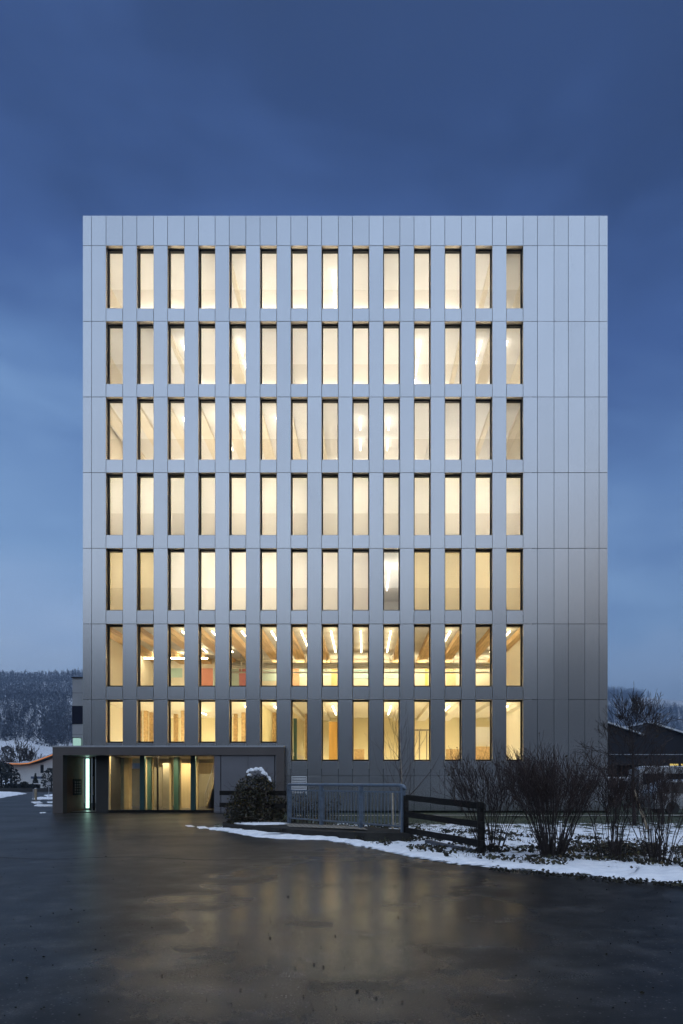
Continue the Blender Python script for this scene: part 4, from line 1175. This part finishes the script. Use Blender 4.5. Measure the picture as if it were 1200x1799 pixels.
def vehicle(name, base, ln, wid, prof, glassprof, paint, label, cat, wheel_r=.34, roof_snow=False):
    """side profile in x,z with the length along x, seen from its side"""
    bx, by, _ = base
    t = thing(name, base, label, cat)
    pf = [(bx + a, b) for a, b in prof]
    k = len(pf)
    mb = MB()
    # body with tumblehome: three slices across the width
    n = len(mb.v)
    zs_ = [z for _, z in pf]; zm = max(zs_)
    for (yy, q) in ((by, 1.0), (by + wid * .12, 0), (by + wid * .88, 0), (by + wid, 1.0)):
        for x, z in pf:
            zz = z; ins = 0
            mb.v.append((x, by + wid * .5 + (yy - by - wid * .5) * (1 - .16 * max(0, (z - .95) / (zm - .95))), zz - (q * .05 if z > .95 * zm else 0)))
    for s in range(3):
        for i in range(k):
            j = (i + 1) % k; a = s * k
            mb.f.append((a + j, a + i, a + k + i, a + k + j)); mb.mi.append(0)
    mb.f.append(tuple(range(k))); mb.mi.append(0); mb.f.append(tuple(3 * k + i for i in reversed(range(k)))); mb.mi.append(0)
    mb.build('body', paint, t)
    for gpf in glassprof:
        g = MB()
        pts = [(bx + a, by + wid * .5 - wid * .5 * (1 - .16 * max(0, (b - .95) / (zm - .95))) - .012, b) for a, b in gpf]
        g.v = pts; g.f = [tuple(range(len(pts)))]; g.mi = [0]
        g.build('side_window', M['carglass'], t)
    for wx in (ln * .2, ln * .8):
        wpart = MB().tube([(bx + wx, by - .02, wheel_r), (bx + wx, by + .2, wheel_r)], wheel_r, 18).build('wheel', M['soffit'], t)
        rim = MB().tube([(bx + wx, by - .03, wheel_r), (bx + wx, by - .021, wheel_r)], wheel_r * .6, 12).build('rim', M['zinc'])
        rim.parent = wpart; rim.matrix_parent_inverse = Matrix.Translation(t.location).inverted()
        MB().tube([(bx + wx, by + wid - .2, wheel_r), (bx + wx, by + wid + .02, wheel_r)], wheel_r, 14).build('wheel', M['soffit'], t)
    if roof_snow:
        xs_ = [x for x, z in pf if z > .93 * zm]
        s = MB(); a, b = min(xs_), max(xs_); K = 14
        for i in range(K + 1):
            x = a + (b - a) * i / K
            for yy, hh in ((.12, 0), (.18, .07), (.5, .09), (.82, .07), (.88, 0)):
                s.v.append((x, by + wid * yy, zm - .01 + (hh if 0 < i < K else 0) * (.8 + .4 * noise.noise((x * 2, yy * 4, 0)))))
        for i in range(K):
            for q in range(4): s.f.append((i * 5 + q, i * 5 + 5 + q, i * 5 + 6 + q, i * 5 + 1 + q)); s.mi.append(0)
        s.build('snow_cover', M['snow'], t)
    return t
M['carglass'] = mat('dark_car_glass', (.012, .014, .018), .08, 0, 0)
M['silver'] = mat('silver_car_paint', (.36, .37, .38), .3, .5, .03)
M['white_paint'] = mat('white_van_paint', (.36, .37, .39), .35, 0, .05)
M['blackpaint'] = mat('dark_car_paint', (.03, .032, .038), .25, .2, .03)
Yv = 44
vehicle('parked_van', (ex(1122, Yv), Yv, 0), 5.6, 2.0, [(0, .35), (5.6, .35), (5.6, 1.1), (4.9, 1.35), (4.2, 2.25), (3.9, 2.55), (.5, 2.6), (.1, 2.4), (0, 1.1)],
        [[(.3, 1.45), (1.7, 1.45), (1.7, 2.15), (.3, 2.15)], [(1.9, 1.45), (3.1, 1.45), (3.1, 2.15), (1.9, 2.15)], [(3.25, 1.45), (4.5, 1.4), (4.0, 2.1), (3.25, 2.15)]], M['white_paint'],
        'tall pale van with snow on its roof parked before the barns', 'van', .36, True)
vehicle('parked_car', (ex(1150, 33), 33, 0), 4.4, 1.8, [(0, .3), (4.4, .3), (4.4, .8), (3.5, .98), (2.75, 1.55), (2.4, 1.72), (.9, 1.72), (.45, 1.5), (.05, 1.05), (0, .6)],
        [[(.45, 1.05), (1.45, 1.05), (1.45, 1.58), (.75, 1.58)], [(1.55, 1.05), (3.1, 1.03), (2.55, 1.52), (2.3, 1.6), (1.55, 1.6)]], M['silver'], 'silver car with dark windows parked behind the bare bushes at right', 'car', .32)
vehicle('parked_car', (ex(1050, 47), 47, 0), 4.3, 1.8, [(0, .3), (4.3, .3), (4.3, .85), (3.5, 1.05), (2.9, 1.75), (2.6, 1.9), (.6, 1.9), (.1, 1.1), (0, .6)],
        [[(.4, 1.1), (1.4, 1.1), (1.4, 1.7), (.7, 1.7)], [(1.5, 1.1), (3.1, 1.08), (2.6, 1.66), (1.5, 1.7)]], M['white_paint'], 'snow covered white car parked right beside the office block corner', 'car', .32, True)

# ================================================================== FOREGROUND
# concrete culvert head with the paved top
def gY(px, Y): return ((px - VPX) / 1200 * Y, Y)
W_ = thing('concrete_wall', (-1.5, 20, 0), 'low dark concrete ledge with snow at its foot carrying the blue grey railing', 'wall')
fr = [gY(391, 22.8), gY(480, 20.8), gY(564, 19.1), gY(640, 17.75), gY(725, 17.6)]
bk = [gY(727, 18.6), gY(640, 20.2), gY(564, 22.2), gY(505, 23.6), gY(391, 24.2)]
zt_ = [.17, .18, .20, .26, .25, .26, .26, .22, .20, .17]
MB().prism(fr + bk, -.3, zt_).build('body', M['concrete'], W_)
pv = MB()
for k in range(17):
    px0, px1 = 505 + k * 8.2, 505 + (k + 1) * 8.2
    t0 = (k) / 17; t1 = (k + 1) / 17
    a, b = Vector(gY(px0 + 3, 20.9 - 2.35 * t0)), Vector(gY(px1 + 3 - .7, 20.9 - 2.35 * t1))
    c, d = Vector(gY(px1 - 6 - .7, 22.6 - 2.9 * t1)), Vector(gY(px0 - 6, 22.6 - 2.9 * t0))
    z0, z1 = .205 + .065 * min(1, t0 * 1.2) , .205 + .065 * min(1, t1 * 1.2)
    pv.quad((a.x, a.y, z0 + .006), (b.x, b.y, z1 + .006), (c.x, c.y, z1 + .012), (d.x, d.y, z0 + .012))
pv.build('paving', M['brick'], W_)
patch([gY(410, 22.9), gY(440, 22.3), (gY(505, 22.0)), gY(507, 22.9), gY(430, 23.7)], 21, .05, .19)

RL = thing('metal_railing', (0, 20, .2), 'blue grey painted metal railing with thin upright bars on the concrete ledge', 'railing')
A0, A1 = Vector((-2.5, 22.7)), Vector((1.02, 18.0))
def rp_(t, z): v = A0.lerp(A1, t); return (v.x, v.y, z)
hd_pts = [rp_(-.008, 1.40), rp_(-.012, 1.46), rp_(-.004, 1.495), rp_(.02, 1.50), rp_(.5, 1.495), rp_(.975, 1.49), rp_(1.0, 1.475), rp_(1.012, 1.43), rp_(1.014, 1.36)]
MB().tube(hd_pts, .048, 10).build('handrail', M['steelblue'], RL, smooth=True)
for t in (0, .333, .683, 1.0):
    zb = .19 + .06 * t
    a, b = Vector(rp_(t, zb)), Vector(rp_(t, 1.47))
    MB().bar(a, b, .11, .075, 0, ((A1 - A0).normalized().x, (A1 - A0).normalized().y, 0)).build('post', M['steelblue'], RL)
MB().bar(rp_(0, 1.31), rp_(1, 1.31), .045, .045).build('upper_rail', M['steelblue'], RL)
MB().bar(rp_(0, .385), rp_(1, .405), .05, .045).build('lower_rail', M['steelblue'], RL)
ts = []
for a, b, n in ((0, .333, 11), (.333, .683, 12), (.683, 1.0, 11)):
    ts += [a + (b - a) * (k + 1) / (n + 1) for k in range(n)]
bar0 = None
for t in ts:
    if bar0 is None:
        bar0 = MB().tube([rp_(t, .40), rp_(t, 1.30)], .0155, 6).build('baluster', M['steelblue'], RL); t00 = t
    else:
        c = bar0.copy(); C.collection.objects.link(c); c.parent = RL; c.matrix_parent_inverse = bar0.matrix_parent_inverse.copy()
        dlt = A0.lerp(A1, t) - A0.lerp(A1, t00); c.location = (dlt.x, dlt.y, 0)

FN = thing('wooden_fence', (1.8, 16, 0), 'dark weathered wooden rail fence running from the railing to the bare bushes', 'fence')
pL, pR = Vector((1.10, 17.85)), Vector((2.46, 14.35))
for zl, zr in ((1.175, 1.07), (.74, .67), (.32, .28)):
    a = (pL.x, pL.y, zl); b = (pR.x + .03, pR.y - .1, zr)
    n = 8; mbf = MB(); 
    pts = [Vector(a).lerp(Vector(b), i / n) + Vector((0, 0, .012 * noise.noise((i * .7, zl * 9, 0)))) for i in range(n + 1)]
    for p, q in zip(pts, pts[1:]): mbf.bar(p, q + (q - p) * .02, .05, .135 + .01 * random.random())
    mbf.build('rail', M['oldwood'], FN)
MB().tube([(pR.x, pR.y + .06, -.1), (pR.x + .01, pR.y + .06, .6), (pR.x - .02, pR.y + .06, 1.16)], [.085, .08, .075], 8).build('post', M['oldwood'], FN, smooth=True)
MB().tube([(pL.x - .0, pL.y + .12, -.1), (pL.x, pL.y + .12, 1.22)], .07, 8).build('post', M['oldwood'], FN, smooth=True)
F2 = thing('wooden_fence', (-3.2, 23.2, 0), 'short dark wooden rail fence between the ivy bush and the railing', 'fence')
for z in (1.19, .76):
    MB().bar((-5.2, 24.6, z), (-2.62, 22.75, z + .02), .05, .16).build('rail', M['oldwood'], F2)
MB().tube([(-4.3, 24.1, 0), (-4.3, 24.1, 1.3)], .08, 8).build('post', M['oldwood'], F2)
lg = MB().tube([(1.55, 16.9, .10), (2.0, 15.6, .09), (2.35, 14.75, .08)], [.06, .055, .05], 8)
tag(lg.build('fallen_pole', mat('grey_pole', (.07, .075, .085), .6, 0, .3, 4), smooth=True), 'grey round pole lying in the snow below the wooden fence', 'pole')

# ivy mound
IV = thing('ivy_bush', (-3.75, 23.3, 0.15), 'ivy covered bush with a cap of snow at the end of the concrete ledge', 'bush')
blobs = [((-3.72, 23.3, 1.22), .70, .55, .62), ((-4.0, 23.3, .75), .68, .6, .65), ((-4.3, 23.2, .5), .45, .5, .5), ((-3.3, 23.4, .7), .55, .5, .6), ((-2.85, 23.5, .5), .42, .4, .5), ((-3.6, 23.2, .4), .7, .6, .4), ((-3.45, 23.3, 1.45), .35, .4, .35)]
lb = MB()
for (c, a, b, h) in blobs:
    for _ in range(int(1500 * a * h / .35)):
        v = Vector((random.gauss(0, 1), random.gauss(0, 1), random.gauss(0, 1))).normalized() * random.uniform(.72, 1.08)
        q = 1 + .22 * noise.noise((v.x * 2.2 + c[0], v.y * 2.2, v.z * 2.2))
        z = c[2] + v.z * h * q
        if z < .16: continue
        lb.leaf((c[0] + v.x * a * q, c[1] + v.y * b * q, z), random.uniform(.05, .11))
lb.build('foliage', M['ivy'], IV)
tv = MB()
for _ in range(46):
    c, a, b, h = random.choice(blobs); an = random.uniform(0, 6.28)
    p = Vector((c[0] + math.cos(an) * a * .8, c[1] + math.sin(an) * b * .8, c[2] + random.uniform(-.2, .8) * h))
    add_branch(tv, p, (math.cos(an), math.sin(an), random.uniform(0, 1)), random.uniform(.25, .55), .006, 1, 2, .7, .1, 3, 2, .6, .0035)
for k in range(16):
    tv.tube([(-3.7 + random.uniform(-.5, .6), 23.3 + random.uniform(-.3, .3), .12), (-3.7 + random.uniform(-.5, .5), 23.3, .8), (-3.7 + random.uniform(-.4, .4), 23.3, 1.4)], .02, 4)
tv.build('stems', M['twig'], IV)
sc2 = MB()
for _ in range(28):
    u = random.random(); x = -3.98 + u * .80; y = random.uniform(22.85, 23.55)
    z = 1.93 + .12 * math.sin(u * 3.0) - (max(0, u - .5) ** 1.4) * .85 - .5 * (y - 23.15) ** 2 + random.gauss(0, .02)
    if noise.noise((x * 3.5, y * 3.5, 1.2)) < -.18: continue
    r0 = random.uniform(.04, .095); n = len(sc2.v)
    for rr, hh in ((1, -.03), (.8, .02), (.45, .045)):
        for q in range(8):
            a = q * math.pi / 4; k = rr * r0 * (1 + .3 * random.uniform(-1, 1))
            sc2.v.append((x + math.cos(a) * k, y + math.sin(a) * k, z + hh - (.5 * (math.cos(a) * k) if u > .6 else 0)))
    for rr in range(2):
        for q in range(8):
            sc2.f.append((n + rr * 8 + q, n + rr * 8 + (q + 1) % 8, n + (rr + 1) * 8 + (q + 1) % 8, n + (rr + 1) * 8 + q)); sc2.mi.append(0)
    sc2.f.append(tuple(n + 16 + q for q in range(8))); sc2.mi.append(0)
sc2.build('snow_cap', M['snow'], IV, smooth=True)

# shrub behind the railing
SB = thing('leafy_shrub', (-2.0, 23.6, 0), 'straggly dark shrub with withered leaves standing behind the railing', 'shrub')
mb = MB(); lb = MB()
for k in range(44):
    x = random.uniform(-2.55, -.95); y = 23.7 + random.uniform(-.4, .4)
    hgt = random.uniform(.7, 1.25)
    pts = [Vector((x, y, .0))]; d = Vector((random.gauss(0, .14), random.gauss(0, .14), 1))
    for i in range(5):
        d += Vector((random.gauss(0, .1), random.gauss(0, .1), 0)); pts.append(pts[-1] + d.normalized() * hgt / 5)
    mb.tube(pts, [.010, .009, .008, .007, .005, .004], 4)
    for _ in range(22):
        i = random.randint(1, 4); q = pts[i].lerp(pts[i + 1], random.random())
        lb.leaf(q + Vector((random.gauss(0, .05), random.gauss(0, .05), 0)), random.uniform(.05, .10))
mb.build('stems', M['twig'], SB); lb.build('leaves', M['ivy'], SB)

# bare bushes at the right
def bush(base, h, spread, nstem, label, seed, top=1.0, brad=.22, leaves=60, twigs=7, group='bare bushes in the snow by the road'):
    random.seed(seed)
    t = thing('bare_bush', base, label, 'bush', group)
    st_, tw = MB(), MB(); tips = []
    for k in range(nstem):
        a = random.uniform(0, 6.28); rr = math.sqrt(random.random())
        p = Vector((base[0] + math.cos(a) * brad * rr, base[1] + math.sin(a) * brad * rr, base[2] - .03))
        out = rr * spread; hh = h * random.uniform(.72, 1.0) * (1 - .12 * rr)
        end = Vector((base[0] + math.cos(a) * (brad * rr + out), base[1] + math.sin(a) * (brad * rr + out) * .8, base[2] + hh))
        mid = p.lerp(end, .5) + Vector((math.cos(a) * -.05 * out, 0, .08 * hh))
        pts = []
        n = 7
        for i in range(n + 1):
            u = i / n
            q = p.lerp(mid, u * 2) if u < .5 else mid.lerp(end, u * 2 - 1)
            pts.append(q + Vector((random.gauss(0, .022), random.gauss(0, .022), random.gauss(0, .012))) * (1 if 0 < i else 0))
        r0 = random.uniform(.006, .0135)
        st_.tube(pts, [max(.004, r0 * (1 - .78 * i / n)) for i in range(n + 1)], 5, 0, False)
        for b in range(twigs):
            u = random.uniform(.35, 1.0) ** .8; i = min(n - 1, int(u * n)); q = pts[i].lerp(pts[i + 1], u * n - i)
            d = (pts[i + 1] - pts[i]).normalized() + Vector((random.gauss(0, .45), random.gauss(0, .45), random.uniform(0, .4)))
            ln = random.uniform(.22, .55) * h / 2 * (1.25 - .5 * u)
            add_branch(tw, q, d, ln, .0050, 1, 2, .6, .25, 3, 3, .7, .0030)
        tips.append(pts[-1])
    st_.build('stems', M['bark'], t); tw.build('twigs', M['twig'], t)
    lf = MB()
    for _ in range(leaves):
        v = random.choice(tw.v)
        lf.leaf(v, random.uniform(.03, .075))
    lf.build('dead_leaves', M['deadleaf'], t)
    return t
bush((3.77, 13.7, .04), 2.05, .86, 92, 'largest bare bush, a dense fan of twigs in front of the office wall', 11, leaves=150, twigs=9)
bush((2.75, 14.8, .04), 2.0, .78, 32, 'open bare bush right of the wooden fence post', 12, leaves=110, twigs=10)
bush((4.85, 13.3, .04), 1.85, .45, 30, 'narrow upright bare bush below the office block corner', 13, leaves=60, twigs=7)
bush((5.55, 12.9, .04), 1.95, .70, 38, 'bare bush at the right edge before the silver car', 14, leaves=80, twigs=7)
bush((6.75, 12.4, .04), 2.0, .7, 26, 'bare bush partly cut off by the right picture edge', 15, leaves=60, twigs=6)
random.seed(99)
# brambles
BR = thing('bramble_clump', (5.4, 14.6, 0), 'low dark bramble clump between the bare bushes at right', 'shrub')
mb, lb = MB(), MB()
for k in range(120):
    p = Vector((5.5 + random.gauss(0, .75), 14.6 + random.gauss(0, .5), .05)); a = random.uniform(0, 6.28)
    pts = [p]; d = Vector((math.cos(a) * .5, math.sin(a) * .5, 1)); ln = random.uniform(.4, .9)
    for i in range(6):
        d += Vector((0, 0, -.38)); pts.append(pts[-1] + d.normalized() * ln / 6)
    mb.tube(pts, .006, 3, 0, False)
    for q in pts[1:]:
        for _ in range(6): lb.leaf(q + Vector((random.gauss(0, .06), random.gauss(0, .06), random.gauss(0, .05))), random.uniform(.04, .09))
mb.build('stems', M['twig'], BR); lb.build('leaves', M['ivy'], BR)

# sapling, stake and birch
random.seed(5)
def sapling():
    bx, by = ground_at(702, 21.5)[:2]
    t = thing('young_birch', (bx, by, 0), 'slender leafless young birch beside the right end of the railing', 'tree')
    tp = [Vector((bx + .05 * math.sin(u * 5) + .06 * u, by, 3.75 * u)) for u in np.linspace(0, 1, 10)]
    MB().tube(tp, [.032 * (1 - .9 * u) + .003 for u in np.linspace(0, 1, 10)], 6).build('trunk', M['birch'], t, smooth=True)
    mb = MB()
    for k in range(22):
        u = .16 + .8 * k / 22; i = min(8, int(u * 9)); q = tp[i].lerp(tp[i + 1], u * 9 - i)
        a = k * 2.4 + random.uniform(-.5, .5)
        add_branch(mb, q, (math.cos(a) * .62, math.sin(a) * .62, .85), 1.35 * (1.05 - u) + .25, .009 * (1.1 - u) + .002, 1, 2, .35, .3, 5, 3, .6, .0026, curve=.10)
    mb.tube([(bx + .05, by, .9), (bx + .5, by - .1, 1.35), (bx + 1.0, by - .1, 1.95), (bx + 1.3, by - .1, 2.5)], [.014, .011, .008, .004], 5)
    mb.build('crown', M['twig'], t)
sapling()
st2 = MB().tube([(*ground_at(690, 21.2)[:2], -.05), (ground_at(690, 21.2)[0] - .02, 21.2, 1.25)], [.04, .035], 7)
tag(st2.build('tree_stake', M['stake'], smooth=True), 'pale wooden stake beside the slender young birch', 'stake')
st2 = MB().tube([(ground_at(1140, 22)[0], 22, -.05), (ground_at(1113, 22)[0], 22, 1.35)], [.05, .045], 7)
tag(st2.build('tree_stake', M['stake'], smooth=True), 'pale slanted stake propping the tree before the parked van', 'stake')
bare_tree('birch_tree', ground_at(1115, 24), 3.95, 'bare birch with a dark spreading crown rising before the black barns', M['bark'], M['bark'], .085, 4, 0.42, 28, .95, .24, .006, (-.1, 0), 110, up=.12, rnd=True)

# litter and grass (nobody could count them)
random.seed(17)
ll = MB()
for _ in range(19000):
    y = random.uniform(11.5, 24); x0 = verge_x(y)
    x = x0 + random.uniform(.7 if y < 13.6 else .3, 7.5)
    dens = noise.noise((x * 1.1, y * 1.1, 0)) + .7 * noise.noise((x * 3, y * 3, 2))
    near = max(0, .55 - min((x - a) ** 2 + ((y - b)) ** 2 for a, b in ((3.77, 13.7), (2.75, 14.8), (4.85, 13.3), (5.55, 12.9), (2.2, 15), (5.5, 14.6)))) 
    if dens + near * 1.2 < .24: continue
    ll.leaf((x, y, .09 + random.uniform(-.02, .06)), random.uniform(.05, .12), tone=random.random(), flat=.55)
for _ in range(650):
    px = random.uniform(860, 1230); x, y = gp(px, 1537 + (px - 980) * .085 + random.gauss(0, 2.0) + 3)
    ll.leaf((x, y, .02 + random.random() * .03), random.uniform(.03, .08), tone=random.random() * .7, flat=.7)
tag(ll.build('leaf_litter', M['leaf_mix']), 'dark fallen leaves scattered over the snow under the bushes', 'leaves', kind='stuff')
gr = MB()
for _ in range(15000):
    y = random.uniform(13, 35); x = random.uniform(max(verge_x(y) + .4, -4.2), 14)
    if y < 22 and noise.noise((x * .9, y * .9, 7)) < .12: continue
    h = random.uniform(.04, .12); a = random.uniform(0, 6.28); w_ = .008
    n = len(gr.v); z = .05
    gr.v += [(x - w_ * math.cos(a), y - w_ * math.sin(a), z), (x + w_ * math.cos(a), y + w_ * math.sin(a), z), (x + random.gauss(0, .04), y + random.gauss(0, .04), z + h)]
    gr.f.append((n, n + 1, n + 2)); gr.mi.append(0)
tag(gr.build('grass', mat('winter_grass', (.035, .045, .02), .8, 0, .4, 2)), 'short winter grass poking through thin snow before the office wall', 'grass', kind='stuff')
gt = MB()
for _ in range(700):
    py = 1440 + 350 * random.random() ** 1.2; px = random.uniform(-50, 1250)
    x, y = gp(px, py)
    if y > 3.6 and x > verge_x(y) - .2: continue
    gt.leaf((x, y, .008), random.uniform(.008, .022) * (1 + 1.2 * random.random() ** 12), tone=random.random() * .6, flat=.985)
tag(gt.build('road_grit', M['leaf_mix']), 'grit and bits of leaf strewn over the wet asphalt', 'grit', kind='stuff')

# ------------------------------------------------------------------ haze over the valley
HZ = MB().box(-1400, 1700, -330, 2100, -1.2, 290)
hm = bpy.data.materials.new('cold_haze'); hm.use_nodes = True
t = hm.node_tree; t.nodes.clear()
pvn = t.nodes.new('ShaderNodeVolumePrincipled'); pvn.inputs['Anisotropy'].default_value = 0.75; pvn.inputs['Color'].default_value = (.62, .79, 1, 1); pvn.inputs['Density'].default_value = 0.0006
o_ = t.nodes.new('ShaderNodeOutputMaterial'); t.links.new(pvn.outputs[0], o_.inputs['Volume'])
HAZE = True
if HAZE:
    tag(HZ.build('haze', hm), 'thin cold haze filling the valley', 'haze', kind='stuff')
